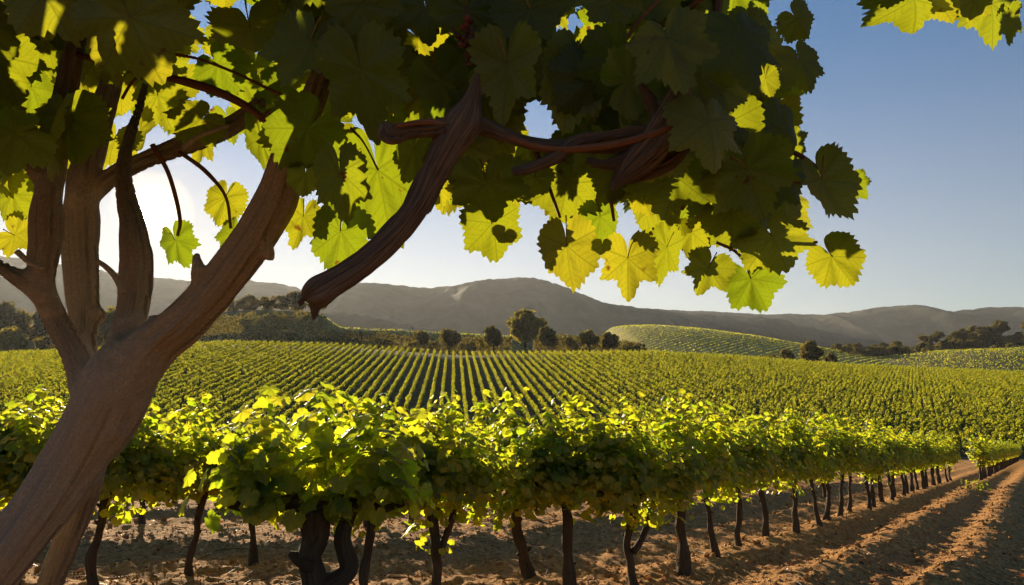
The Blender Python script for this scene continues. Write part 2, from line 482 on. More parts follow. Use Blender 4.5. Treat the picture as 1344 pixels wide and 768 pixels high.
def terrain(x, y, fine=True):
    x = np.asarray(x, float); y = np.asarray(y, float)
    sh = x.shape; x = x.ravel(); y = y.ravel()
    r = np.hypot(x, y)
    v = x * FA[0] + y * FA[1]; w = x * FB[0] + y * FB[1]
    c = crest(w)
    z = c * np.clip((v - V0) / (V1 - V0), 0, None)
    top = c + (np.clip(v, V1, 372) - V1) * (c / V1 - 0.014)
    z = np.where(v > V1, top - sstep(385, 620, v) * (top - 14) - sstep(700, 2500, v) * 14, z)
    if fine:
        q = row_q(x, y)
        fade = (1 - sstep(45, 95, r))
        prof = (0.5 + 0.5 * np.cos(2 * np.pi * (q + 0.05 * vnoise(xyz(x * 0.7, y * 0.7), 3)) / 1.17)) ** 1.3
        amp = np.where(q > 0.3, 0.15, 0.09) * (0.4 + 0.6 * sstep(0.5, 3.5, x - 0.1 * y))
        z = z + fade * amp * (prof - 1)
        z = z + (1 - sstep(22, 40, r)) * sstep(3, 8, x) * (-0.075) * np.clip(q - 0.2, 0, 7)
        near = 1 - sstep(14, 40, r)
        z = z + fade * 0.030 * fbm(xyz(x * 2.2, y * 2.2), 3, 11)
        z = z + near * (0.022 * fbm(xyz(x * 7.5, y * 7.5), 3, 23, 0.6) + 0.03 * np.maximum(vnoise(xyz(x * 12.0, y * 12.0), 31), 0.15) ** 1.5)
    return z.reshape(sh)


def tz(x, y, fine=True):
    return float(terrain(np.array([x]), np.array([y]), fine)[0])


def build_ground():
    rr = [0.6]
    while rr[-1] < 9000:
        k = 0.0055 if rr[-1] < 22 else (0.012 if rr[-1] < 60 else 0.03)
        rr.append(rr[-1] * (1 + k))
    rr = np.array(rr)
    az = np.concatenate([np.linspace(-math.pi, R(-42), 60, endpoint=False), np.linspace(R(-42), R(42), 560, endpoint=False), np.linspace(R(42), math.pi, 60)])
    A, Q = np.meshgrid(az, rr)
    X, Y = Q * np.sin(A), Q * np.cos(A)
    Z = terrain(X, Y)
    mb = MB()
    V = np.stack([X.ravel(), Y.ravel(), Z.ravel()], 1)
    f4 = grid_faces(len(rr), len(az))[:, ::-1]
    mb.add(V, None, None, f4)
    # close the small hole under the camera
    n = len(az); c = np.array([[0, 0, tz(0, 0)]])
    mb.add(np.concatenate([V[:n], c]), None, [(n, j, j + 1) for j in range(n - 1)], None)
    return tag(mb.build('ground', M_SOIL), kind='structure')


build_ground()


# ------------------------------------------------------------------ hills and mountains
def hill(name, prof, D, front, back, mat, base=0.0, nx=160, nt_=60, relief=0.0, rough=0.0, seed=0, scale=0.004):
    """a ridge D metres off whose skyline follows the profile; front/back: how far its slopes run out"""
    pts = [at_y(px, py, D) for px, py in prof]
    xs = np.array([p[0] for p in pts]); zs = np.array([p[2] for p in pts])
    X = np.linspace(xs[0], xs[-1], nx); T = np.linspace(-1, 1, nt_)
    # smooth interpolation of the skyline
    Zr = np.interp(X, xs, zs)
    k = max(3, nx // 40); ker = np.hanning(k + 2)[1:-1]; ker /= ker.sum()
    Zr = np.convolve(np.pad(Zr, k // 2, mode='edge'), ker, 'same')[k // 2: k // 2 + nx]
    edge = sstep(0, 0.06, np.linspace(0, 1, nx)) * sstep(0, 0.06, 1 - np.linspace(0, 1, nx))
    TT, XX = np.meshgrid(T, X, indexing='ij')

    def height(x, y):
        t = np.where(y < D, (y - D) / front, (y - D) / back)
        s = np.clip(1 - np.abs(t), 0, 1); sh = s * s * (3 - 2 * s) * 0.55 + s * 0.45
        zr = np.interp(x, X, Zr * edge + base * (1 - edge))
        p = xyz(x * scale, y * scale, seed)
        if relief:
            n = fbm(p, 5, seed + 3)
            rid = 1 - np.abs(fbm(p * np.array([1.6, 0.55, 1]), 4, seed + 9)) * 1.6
            env = (4 * sh * (1 - sh)).ravel()
            zz = (base + (zr - base) * sh).ravel() + relief * env * (0.7 * n + 0.8 * (rid - 0.4))
        else:
            zz = (base + (zr - base) * sh).ravel()
        if rough:
            zz = zz + rough * fbm(p * 22, 3, seed + 40)
        return zz.reshape(np.shape(x))
    YY = np.where(TT < 0, D + TT * front, D + TT * back)
    ZZ = height(XX, YY)
    ZZ = np.where((TT < -0.999) | (TT > 0.999), base - 3, ZZ)
    mb = MB(); mb.add(np.stack([XX.ravel(), YY.ravel(), ZZ.ravel()], 1), None, None, grid_faces(nt_, nx))
    o = tag(mb.build(name, mat), kind='structure')
    height.span = (X[0], X[-1], D - front, D + back)
    return height


M_MOUNT = plain_material('wooded_mountain', [(0.32, (0.018, 0.022, 0.012)), (0.5, (0.034, 0.036, 0.02)), (0.66, (0.048, 0.048, 0.027)), (0.85, (0.07, 0.064, 0.04))], 0.012, 0.8, 14.0)
M_KNOLL = plain_material('vineyard_hill_soil', [(0.35, (0.17, 0.155, 0.03)), (0.65, (0.30, 0.25, 0.055))], 0.05)
M_DRYFIELD = plain_material('grassy_hill', [(0.35, (0.08, 0.08, 0.022)), (0.65, (0.18, 0.15, 0.05))], 0.04)

hill('mountain', [(-700, 345), (-400, 310), (-200, 320), (0, 336), (60, 345), (125, 355), (200, 364), (260, 369), (325, 368), (380, 375), (450, 398), (520, 415), (640, 440), (800, 470)],
     3300, 1500, 1200, M_MOUNT, 0, 420, 150, 70, 4, 1, 0.0016)
hill('mountain', [(300, 440), (360, 420), (415, 402), (440, 385), (470, 373), (500, 371), (525, 374), (550, 379), (600, 375), (640, 368), (672, 365), (700, 366), (740, 377), (790, 397), (850, 407), (900, 412), (1000, 420), (1150, 450), (1300, 480)],
     2700, 1300, 1000, M_MOUNT, 0, 420, 150, 65, 4, 2, 0.0018)
hill('mountain', [(700, 425), (800, 404), (850, 406), (900, 408), (1000, 412), (1080, 413), (1120, 408), (1150, 404), (1180, 401), (1205, 404), (1240, 409), (1300, 403), (1344, 403), (1450, 395), (1700, 400), (2000, 420)],
     3600, 1700, 1200, M_MOUNT, 0, 460, 150, 65, 4, 3, 0.0016)
hill('foothill', [(330, 432), (400, 413), (440, 409), (480, 415), (520, 424), (570, 433), (650, 445)],
     1500, 500, 500, M_MOUNT, 0, 160, 60, 25, 3, 4, 0.004)
H_LEFT = hill('hill', [(-600, 425), (-200, 428), (0, 432), (130, 426), (230, 414), (270, 409), (340, 406), (420, 410), (440, 430), (520, 433), (640, 440), (780, 442), (860, 462), (900, 475)],
              480, 110, 260, M_DRYFIELD, 6, 260, 60)
H_KNOLL = hill('knoll', [(740, 475), (775, 455), (800, 431), (815, 429), (850, 428), (900, 432), (960, 441), (1020, 455), (1080, 472), (1120, 482)],
               800, 430, 250, M_KNOLL, 31, 200, 90)
H_RIGHT = hill('hill', [(1020, 490), (1090, 482), (1130, 471), (1220, 461), (1344, 456), (1600, 448), (1900, 450)],
               600, 232, 200, M_DRYFIELD, 29, 160, 60)
H_WOOD = hill('hill', [(1000, 485), (1090, 472), (1150, 462), (1250, 446), (1344, 441), (1600, 430), (1900, 430)],
              730, 130, 300, M_MOUNT, 6, 160, 60)


# ------------------------------------------------------------------ leaf shapes
LEAF_R = np.array([(0, 1.0), (8, .95), (18, .84), (28, .77), (35, .75), (44, .83), (54, .91), (64, .85), (76, .76), (84, .74), (96, .79), (110, .82), (126, .76), (142, .72), (156, .66), (166, .56), (174, .36), (180, .08)])


def leaf_template(seed, lobe=1.0, curl=0.15, N=96, rings=(0.22, 0.45, 0.65, 0.82, 0.93, 1.0)):
    """a grape leaf in the XY plane, stalk joint at the origin, tip along -Y; about 1.5 wide"""
    rs = np.random.RandomState(seed)
    th = np.linspace(-180, 180, N, endpoint=False) + 180.0 / N
    base = np.interp(np.abs(th), LEAF_R[:, 0], LEAF_R[:, 1])
    smooth = np.interp(np.abs(th), [0, 60, 110, 150, 168, 180], [0.9, 0.86, 0.8, 0.70, 0.58, 0.08])
    base = smooth + (base - smooth) * lobe
    base = base * (1 + 0.06 * np.interp(th, np.linspace(-180, 180, 9), rs.uniform(-1, 1, 9)))
    saw = np.abs(((np.arange(N) * 1.0 + rs.uniform(-.2, .2, N)) % 3) / 3 - 0.35) * 2
    tooth = (saw - 0.55) * 0.085 * np.clip((170 - np.abs(th)) / 30, 0, 1) + rs.uniform(-.012, .012, N)
    a = np.radians(th)
    V = [np.zeros((1, 2))]
    for k in rings:
        rr = base * k + (tooth if k == 1.0 else (tooth * 0.45 if k > 0.9 else 0)) * 1.0
        V.append(np.stack([np.sin(a) * rr, -np.cos(a) * rr], 1))
    P = np.concatenate(V)
    x, y = P[:, 0], P[:, 1]; rad = np.hypot(x, y)
    z = -0.18 * np.abs(x) * rs.uniform(0.3, 1.2) - curl * rad ** 2 * rs.uniform(0.6, 1.2)
    ang = np.arctan2(x, -y)
    z = z + 0.05 * rad * np.cos(ang * 7 + 0.4) + 0.05 * rad ** 1.5 * np.sin(ang * 3 + rs.uniform(0, 6))
    z = z + 0.05 * fbm(np.stack([x * 2.2, y * 2.2, np.full_like(x, seed)], 1), 3, seed)
    z = z + rs.uniform(-0.12, 0.10) * np.maximum(-y, 0) ** 2
    V3 = np.stack([x, y, z], 1)
    uv = np.stack([x / 2.4 + 0.5, y / 2.4 + 0.5], 1)
    f3 = [(0, 1 + (j + 1) % N, 1 + j) for j in range(N)]
    f4 = []
    for k in range(len(rings) - 1):
        o = 1 + k * N
        f4 += [(o + j, o + (j + 1) % N, o + N + (j + 1) % N, o + N + j) for j in range(N)]
    # open the notch at the stalk: drop the faces that bridge it
    gap = {N - 1}
    f4 = [f for i, f in enumerate(f4) if (i % N) not in gap]
    f3 = [f for j, f in enumerate(f3) if j not in gap]
    return V3, uv, np.array(f3), np.array(f4)


TEMPL = [leaf_template(s, l, c) for s, l, c in ((1, 1.3, .16), (2, .8, .34), (3, 1.7, .12), (4, .6, .22), (5, 1.1, .42), (6, 1.5, .06), (7, .7, .14), (8, 1.9, .28))]
LEAF_MESH = []
for i, (v, uv, f3, f4) in enumerate(TEMPL):
    mb = MB(); mb.add(v, uv, f3, f4); LEAF_MESH.append(mb.mesh('leaf', M_LEAF))
MIDL = [leaf_template(30 + s, 1.0, .2, 45, (0.4, 0.75, 1.0)) for s in range(4)]
SMALL = [leaf_template(20 + s, .9, .2, 22, (0.5, 1.0)) for s in range(4)]


def rand_rot(rs, n):
    q = rs.normal(size=(n, 4)); q /= np.linalg.norm(q, axis=1)[:, None]
    w, x, y, z = q.T
    return np.stack([np.stack([1 - 2 * (y * y + z * z), 2 * (x * y - z * w), 2 * (x * z + y * w)], 1),
                     np.stack([2 * (x * y + z * w), 1 - 2 * (x * x + z * z), 2 * (y * z - x * w)], 1),
                     np.stack([2 * (x * z - y * w), 2 * (y * z + x * w), 1 - 2 * (x * x + y * y)], 1)], 1)


def frames(nrm, tip, rs, jit=0.0):
    """rotation matrices whose local +Z is nrm and whose local -Y leans along tip"""
    nrm = nrm / (np.linalg.norm(nrm, axis=1)[:, None] + 1e-9)
    if jit: tip = tip + rs.normal(scale=jit, size=tip.shape)
    yv = -(tip - nrm * np.sum(tip * nrm, 1)[:, None]); yv /= np.linalg.norm(yv, axis=1)[:, None] + 1e-9
    xv = np.cross(yv, nrm)
    return np.stack([xv, yv, nrm], 2)


def scatter(mb, templ, pos, rot, size):
    """adds one copy of the template per position"""
    v, uv, f3, f4 = templ
    n = len(pos)
    W = np.einsum('nij,vj->nvi', rot, v) * size[:, None, None] + pos[:, None, :]
    off = (np.arange(n) * len(v))[:, None, None]
    mb.add(W.reshape(-1, 3), np.tile(uv, (n, 1)), (f3[None] + off).reshape(-1, 3) if len(f3) else None,
           (f4[None] + off).reshape(-1, 4) if len(f4) else None)


# leaf clump used far away: a bent diamond of two faces
DIAMOND = (np.array([(-.5, 0, 0), (0, -.62, .08), (.5, 0, 0), (0, .62, .08), (0, 0, -.12)]), np.zeros((5, 2)),
           np.array([(0, 1, 4), (1, 2, 4), (2, 3, 4), (3, 0, 4)]), np.zeros((0, 4), int))


# ------------------------------------------------------------------ the near rows of vines
def vine_meshes(seed, fork=False, lean=0.0, leafsize=(0.030, 0.068), nshoot=15, thick=0.052, nleaf=2000, gnarl=0.0, h=1.0, droop=0.10):
    """one vine: trunk, two arms along the row (local X), shoots full of leaves; origin at its foot"""
    rs = np.random.RandomState(seed)
    top = 0.92 * h
    w1, w2 = rs.uniform(-.05, .05, 2) + gnarl * rs.uniform(-.15, .15, 2)
    tr = MB()
    zz = [-.12, .02, .16, .32, .48, .66, .82, 1.0]
    wob = np.cumsum(rs.normal(size=(8, 2)) * (.016 + .03 * gnarl), 0); wob -= np.linspace(0, 1, 8)[:, None] * wob[-1]
    pts = [(-lean * (1 - max(0, z)) ** 1.3 + wob[i, 0] + w1 * math.sin(z * 3.1), wob[i, 1] + w2 * .5 * math.sin(z * 3.1), top * z if z > 0 else z) for i, z in enumerate(zz)]
    tube(tr, pts, thick * np.array([1.7, 1.45, 1.1, 1.0, .9, .92, .95, 1.15]) * rs.uniform(.88, 1.14, 8), 14, 5, 0.42, seed)
    for z in rs.uniform(.2, .95, 3):        # burls and old pruning stubs
        i = int(np.searchsorted(zz, z)) - 1; f = (z - zz[i]) / (zz[i + 1] - zz[i]); b = np.array(pts[i]) * (1 - f) + np.array(pts[i + 1]) * f
        a = rs.uniform(0, 6.28); dv = np.array([math.cos(a), math.sin(a), .5]) * thick
        tube(tr, [b, b + dv * .9, b + dv * rs.uniform(1.3, 2.0)], [thick * .7, thick * .5, thick * .22], 7, 3, .3, seed)
    if fork:
        s = rs.choice([-1, 1])
        tube(tr, [(-lean * .6 + w1, 0, top * .42), (-lean * .6 + s * .09, .02, top * .55), (s * .2, 0, top * .8), (s * .27, 0, top * 1.05)],
             [thick * .8, thick * .75, thick * .62, thick * .5], 10, 6, 0.3, seed + 3)
    arms = []
    for s in (-1, 1):
        a = MB(); L = rs.uniform(.48, .6)
        tube(a, [(0, 0, top - .04), (s * .12, rs.uniform(-.03, .03), top + .05), (s * L * .6, rs.uniform(-.04, .04), top + .02 + rs.uniform(-.03, .05)), (s * L, 0, top + .04)],
             [thick * .9, thick * .72, thick * .55, thick * .3], 8, 6, 0.3, seed + 11 + s)
        arms.append(a)
    fo = MB(); P, Nn, Tp = [], [], []
    per = nleaf // nshoot
    for i in range(nshoot):
        x0 = (i + .5) / nshoot * 1.06 - .53 + rs.uniform(-.06, .06)
        y0 = rs.uniform(-.08, .08)
        H = (rs.uniform(.38, .55) if rs.rand() < .45 else rs.uniform(.56, .88)) * h * (1.12 - .9 * abs((i + .5) / nshoot - .5))
        lx, ly = rs.normal(scale=.12), rs.normal(scale=.16)
        if i % 4 == 3: H *= .7; ly = rs.choice([-1, 1]) * rs.uniform(.2, .32)
        dr = droop + (rs.uniform(.2, .45) if rs.rand() < .25 and gnarl < .7 else 0)
        t = -dr + (1 + dr) * rs.rand(per) ** 1.05
        spread = .075 + .085 * (1 - np.abs(t))
        px = x0 + lx * t + rs.normal(size=per) * spread
        py = y0 + ly * t + rs.normal(size=per) * spread * 1.05
        pz = top + .02 + H * t + rs.normal(size=per) * .05
        p = np.stack([px, py, pz], 1)
        c = np.stack([x0 + lx * t, y0 + ly * t, top + H * t - .1], 1)
        out = p - c; P.append(p); Nn.append(out + rs.normal(size=(per, 3)) * .08 + np.array([0, 0, .06])); Tp.append(out * np.array([1, 1, .2]) + np.array([0, 0, -.12]))
    P = np.concatenate(P); Nn = np.concatenate(Nn); Tp = np.concatenate(Tp)
    rot = frames(Nn, Tp, rs, .06); sz = rs.uniform(*leafsize, len(P))
    pick = rs.randint(0, 4, len(P)); TS = SMALL if nleaf > 700 and leafsize[1] < .1 else MIDL
    for k in range(4):
        s = pick == k; scatter(fo, TS[k], P[s], rot[s], sz[s])
    return tr.mesh('trunk', M_TRUNK), [a.mesh('arm', M_TRUNK) for a in arms], fo.mesh('foliage', M_VINELEAF)


PROTO = [vine_meshes(100 + i, fork=i in (2, 6), lean=(0, .08, -.05, .12, -.1, .03, .0, -.02)[i], thick=(.050, .038, .044, .035, .046, .038, .042, .036)[i]) for i in range(8)]
GNARLED = vine_meshes(140, True, -.24, (0.05, 0.10), 11, .085, 640, 0.8, 0.95, .02)
FARPROTO = [vine_meshes(160 + i, leafsize=(.05, .09), nleaf=900, thick=.05, fork=(i == 2)) for i in range(4)]


def plant(meshes, loc, rz, scale, label, group, arms=True):
    t = thing('grapevine', loc, label, 'grapevine', group, rz); t.scale = (scale,) * 3
    link('trunk', meshes[0], t)
    if arms:
        for a in meshes[1]: link('arm', a, t)
    link('foliage', meshes[2], t)
    return t


rng = np.random.RandomState(7)
ROW_AZ = math.atan(ROW_SLOPE)
ROW_RZ = math.pi / 2 - ROW_AZ
FRONT = 'vines of the front row'
left_vines = [
    (-75, 772, 1, 'bushy vine at the photo\'s left edge, behind the leaning tree trunk'),
    (15, 775, 0, 'bushy vine directly left of the leaning tree trunk'),
    (128, 770, 5, 'thin crooked vine just right of the leaning tree\'s second stem'),
    (262, 757, 3, 'leaning vine with a bent dark trunk, left of the gnarled old vine'),
    (332, 742, 7, 'vine with a straight post-like trunk just left of the gnarled old vine'),
    (486, 792, 1, 'low-hanging leafy vine just right of the gnarled old vine'),
    (562, 786, 2, 'forked vine with two dark limbs, second right of the gnarled old vine'),
    (678, 754, 4, 'vine with a dark trunk bending to its right foot, beside the straight thick-trunked vine'),
    (744, 772, 0, 'straight thick dark-trunked vine in the middle of the front row'),
    (838, 772, 6, 'forked vine with a Y-shaped trunk right of the straight thick-trunked vine'),
]
for px, py, k, lab in left_vines:
    p = at_z(px, py)
    plant(PROTO[k], (p[0], p[1], tz(p[0], p[1])), rng.uniform(-.15, .15) + (0 if px < 700 else .5), rng.uniform(.97, 1.05), lab, FRONT)
p = at_z(404, 850)
plant(GNARLED, (p[0], p[1], tz(p[0], p[1])), 0.1, 1.0, 'thick gnarled old vine with large leaves, nearest of the front row', FRONT)
ORD = ['first', 'second', 'third', 'fourth', 'fifth', 'sixth', 'seventh', 'eighth', 'ninth', 'tenth', 'eleventh', 'twelfth', 'thirteenth',
       'fourteenth', 'fifteenth', 'sixteenth', 'seventeenth', 'eighteenth', 'nineteenth', 'twentieth', 'twenty-first', 'twenty-second', 'twenty-third',
       'twenty-fourth', 'twenty-fifth', 'twenty-sixth', 'twenty-seventh', 'twenty-eighth', 'twenty-ninth', 'thirtieth']


def row_points(q, y0, y1, step):
    out, y = [], y0
    while y < y1:
        out.append((ROW_SLOPE * y - 3.95 + q / ROW_COS, y)); y += step * math.cos(ROW_AZ)
    return out


pts0 = row_points(0.0, 8.75, 33.6, 1.18)
for i, (x, y) in enumerate(pts0):
    x += rng.normal(scale=.05); y += rng.normal(scale=.07)
    n = len(pts0) - i
    lab = 'front row vine, %s right of the Y-trunked vine as the row recedes' % ORD[i] if i < 12 else 'small distant front row vine, %s from the row\'s far right end' % ORD[n - 1]
    plant(PROTO[rng.randint(8)], (x, y, tz(x, y)), ROW_RZ + rng.uniform(-.15, .15) + (math.pi if rng.rand() < .5 else 0), rng.uniform(.95, 1.06), lab, FRONT)
for k in (1, 2, 3):
    yk = ROW_Y + ROW_GAP * k
    xc = ROW_SLOPE * yk - 3.95 - ROW_GAP * k / ROW_COS
    pts = [(x, yk) for x in np.arange(xc - .6, -.74 * yk, -1.2 if k < 3 else -1.6)] + row_points(-ROW_GAP * k, yk + .4, 36 if k < 3 else 34, 1.3 if k < 3 else 1.8)
    word = ('second', 'third', 'fourth')[k - 1]
    for x, y in pts:
        plant(PROTO[rng.randint(8)] if k == 1 else FARPROTO[rng.randint(4)], (x + rng.normal(scale=.06), y, tz(x, y)), (ROW_RZ if x > xc else 0) + rng.uniform(-.15, .15), rng.uniform(.93, 1.03),
              'dark vine of the %s row, half hidden behind the front row' % word, 'vines of the %s row' % word, arms=False)
for q, y0, st, word in ((1.05, 34.5, 1.6, 'just past the front row\'s far end'), (3.3, 46, 1.7, 'at the photo\'s right edge'), (6.6, 48, 1.9, 'rightmost of the rows by the furrows')):
    for x, y in row_points(q, y0, 92, st):
        plant(FARPROTO[rng.randint(4)], (x, y, tz(x, y)), ROW_RZ + rng.uniform(-.15, .15), rng.uniform(.95, 1.05),
              'small green vine in the row ' + word, 'vines of the row ' + word, arms=False)


# ------------------------------------------------------------------ the vineyard on the far slope: each row one thing
def row_mesh(seed, length):
    rs = np.random.RandomState(seed)
    mb = MB()
    yb = np.arange(0.8, length, 1.6); yb = yb + rs.normal(size=len(yb)) * .14; yb = yb[rs.rand(len(yb)) > .03]; nb = len(yb)
    hb = rs.uniform(.95, 1.45, nb); wb = rs.uniform(.28, .40, nb); xb = rs.normal(size=nb) * .06
    m = 60; n = nb * m
    k = np.repeat(np.arange(nb), m)
    d = rs.normal(size=(n, 3)); d /= np.linalg.norm(d, axis=1)[:, None]; d *= (rs.rand(n) ** .35)[:, None]
    P = np.stack([xb[k] + d[:, 0] * wb[k], yb[k] + d[:, 1] * .52, .35 + hb[k] * .5 + d[:, 2] * hb[k] * .5], 1)
    P[:, 2] = np.maximum(P[:, 2], .25)
    Nn = d + rs.normal(size=(n, 3)) * .35
    rot = frames(Nn, rs.normal(size=(n, 3)), rs)
    scatter(mb, DIAMOND, P, rot, rs.uniform(.17, .32, n))
    return mb.mesh('vine_row', M_FARVINE, False)


ROWLEN = V1 - V0 - 3
ROWS = [row_mesh(300 + i, ROWLEN) for i in range(6)]
SPACING = 1.95
nrow = 0
for i in range(-78, 96):
    w = i * SPACING + rng.normal(scale=.06)
    va, vb = V0 + 3, V1
    sl = crest(w) / (V1 - V0)
    za, zb = sl * (va - V0), sl * (vb - V0)
    base = FA * va + FB * w
    d = Vector((FA[0] * (vb - va), FA[1] * (vb - va), zb - za)); L3 = d.length; d.normalize()
    xa = Vector((FB[0], FB[1], 0)); up = xa.cross(d)
    M = Matrix(((xa.x, d.x, up.x, base[0]), (xa.y, d.y, up.y, base[1]), (xa.z, d.z, up.z, za), (0, 0, 0, 1)))
    o = link('vine_row', ROWS[i % 6])
    o.matrix_world = M @ Matrix.Diagonal((1, L3 / ROWLEN, 1, 1))
    px = 672 + F * (base[0]) / base[1]
    tag(o, 'long clipped vine row running up the far vineyard slope', 'vine row', 'vine rows on the far slope')


def hill_vines(name, height, x0, x1, y0, y1, az, gap, label, seed):
    """the vineyard that covers a far hill: read as one mass"""
    rs = np.random.RandomState(seed)
    mb = MB(); n = int((x1 - x0) * (y1 - y0) / gap * 0.9)
    x = rs.uniform(x0, x1, n); y = rs.uniform(y0, y1, n)
    c, s = math.cos(az), math.sin(az)
    w = x * c - y * s; w2 = np.round(w / gap) * gap + rs.normal(size=n) * .22
    x = x + (w2 - w) * c; y = y - (w2 - w) * s
    z = height(x, y)
    P = np.stack([x, y, z + rs.uniform(.1, .55, n)], 1)
    rot = frames(rs.normal(size=(n, 3)) + np.array([0, 0, .7]), rs.normal(size=(n, 3)), rs)
    scatter(mb, DIAMOND, P, rot, rs.uniform(.5, .95, n))
    return tag(mb.build(name, M_FARVINE, None, False), label, 'vineyard', kind='stuff')


hill_vines('hill_vineyard', H_KNOLL, 70, 330, 400, 815, R(35), 5.5, 'vines covering the rounded knoll behind the centre trees', 1)
hill_vines('hill_vineyard', H_LEFT, -120, 70, 418, 490, R(75), 2.8, 'vines on the terrace behind the left hedge', 2)
hill_vines('hill_vineyard', H_RIGHT, 260, 470, 400, 610, R(80), 3.4, 'vines on the gentle field before the right wood', 3)


# ------------------------------------------------------------------ trees, hedges and woods beyond
def tree_meshes(seed, kind='round'):
    """a tree of height 1, crown of leaf clumps round a forked trunk"""
    rs = np.random.RandomState(seed)
    tr = MB()
    th = {'round': .30, 'tall': .30, 'bush': .12}[kind]
    tube(tr, [(0, 0, -.12), (0, 0, 0), (rs.uniform(-.02, .02), 0, th), (rs.uniform(-.03, .03), rs.uniform(-.03, .03), .62)], [.042, .036, .026, .012], 8, 4, .15, seed)
    for k in range(5):
        a = rs.uniform(0, 6.28); L = rs.uniform(.2, .32)
        tube(tr, [(0, 0, th * rs.uniform(.8, 1.3)), (math.cos(a) * L * .5, math.sin(a) * L * .5, th + .18), (math.cos(a) * L, math.sin(a) * L, th + .38)], [.018, .012, .005], 6, 3)
    cr_ = MB(); P, O = [], []
    nb = {'round': 22, 'tall': 26, 'bush': 16}[kind]
    wid = {'round': .40, 'tall': .36, 'bush': .55}[kind]
    for k in range(nb):
        a = rs.uniform(0, 6.28); u = rs.uniform(-1, 1); rad = math.sqrt(max(0, 1 - u * u)) * rs.uniform(.35, .8) * wid
        zc = .60 + .22 * u if kind != 'bush' else .40 + .26 * u
        if kind == 'tall' : zc = .62 + .21 * u
        c = np.array([math.cos(a) * rad, math.sin(a) * rad, zc]); rr = rs.uniform(.10, .20) * (1.25 if kind == 'bush' else 1)
        n = 170
        d = rs.normal(size=(n, 3)); d /= np.linalg.norm(d, axis=1)[:, None]
        d = d * (rs.rand(n) ** .45)[:, None]
        P.append(c + d * rr * np.array([1, 1, .8])); O.append(d + np.array([0, 0, .35]))
    P = np.concatenate(P); O = np.concatenate(O)
    P[:, 2] = np.clip(P[:, 2], .06, 1.0)
    rot = frames(O + rs.normal(size=O.shape) * .5, rs.normal(size=O.shape), rs)
    scatter(cr_, DIAMOND, P, rot, rs.uniform(.034, .070, len(P)))
    return tr.mesh('trunk', M_WOOD), cr_


TREES = {}
for kind in ('round', 'tall', 'bush'):
    for pal in (0, 1):
        TREES[kind, pal] = []
        for s in range(3):
            tm, cm = tree_meshes(500 + s * 7 + pal * 31 + len(kind), kind)
            TREES[kind, pal].append((tm, cm.mesh('crown', M_PALETREE if pal else M_TREELEAF, False)))


def ground_at(x, y):
    z = tz(x, y, False)
    for hf in (H_LEFT, H_KNOLL, H_RIGHT, H_WOOD):
        a = np.array([x]); b = np.array([y])
        x0, x1, y0, y1 = hf.span
        if x0 < x < x1 and y0 < y < y1: z = max(z, float(hf(a, b)[0]))
    return z


def tree(px, top, w, D, kind, label, pal=0, group=None, var=None, name=None):
    """a tree D metres off whose top shows at row `top` of the photo and whose crown is about w pixels wide"""
    p = at_y(px, top, D); x = p[0]; z = ground_at(x, D)
    h = max(p[2] - z, 2.0)
    v = rng.randint(3) if var is None else var
    tm, cm = TREES[kind, pal][v]
    t = thing(name or ('bush' if kind == 'bush' else 'tree'), (x, D, z), label, 'bush' if kind == 'bush' else 'tree', group, rng.uniform(0, 6.28))
    width = w / F * D
    nat = {'round': .95, 'tall': .78, 'bush': 1.35}[kind]
    s = width / nat
    t.scale = (s, s, h / 0.97)
    link('trunk', tm, t); link('crown', cm, t)
    return t


G_MID = 'trees behind the far vineyard'
for a in [
    (553, 431, 28, 330, 'round', 'small round dark tree at the left end of the centre trees'),
    (590, 428, 36, 335, 'round', 'dome-topped dark tree between the small round tree and the tall tree'),
    (616, 438, 36, 340, 'bush', 'low dark bush between two round centre trees'),
    (648, 424, 36, 325, 'round', 'round dark tree just left of the tall tree'),
    (688, 405, 58, 356, 'tall', 'tall tree standing in front of the vineyard crest, highest of the centre trees', 1),
    (719, 425, 36, 322, 'round', 'round dark tree just right of the tall tree'),
    (752, 436, 30, 335, 'bush', 'low bush second right of the tall tree'),
    (773, 431, 34, 330, 'round', 'pale sunlit tree at the foot of the knoll\'s left end', 1),
    (800, 433, 34, 338, 'round', 'dark tree before the shaded left flank of the knoll'),
    (824, 442, 34, 342, 'bush', 'low dark bush at the right end of the centre trees'),
    (843, 450, 26, 345, 'bush', 'lowest dark bush trailing off below the knoll'),
    (500, 441, 60, 318, 'bush', 'low pale bush before the centre hedge', 1),
    (545, 444, 40, 322, 'bush', 'small pale bush right of the low pale bush', 1)]:
    tree(*a[:6], pal=a[6] if len(a) > 6 else 0, group=G_MID)
G_TOP = 'trees along the terrace top'
for i, (px, top, w, k, lab, pal) in enumerate([
        (308, 384, 40, 'bush', 'leftmost tree of the line along the terrace top', 0), (330, 382, 44, 'bush', 'second tree from the left along the terrace top', 0),
        (352, 380, 40, 'bush', 'middle tree of the line along the terrace top', 0), (371, 381, 40, 'bush', 'dark tree just left of the tallest terrace top tree', 0),
        (392, 373, 44, 'bush', 'tallest tree of the line along the terrace top', 0),
        (418, 392, 30, 'round', 'pale tree below the vine arm\'s cut end', 1)]):
    tree(px, top, w, 486, k, lab, pal, G_TOP)
G_LEFT = 'bushes and trees left of the far vineyard'
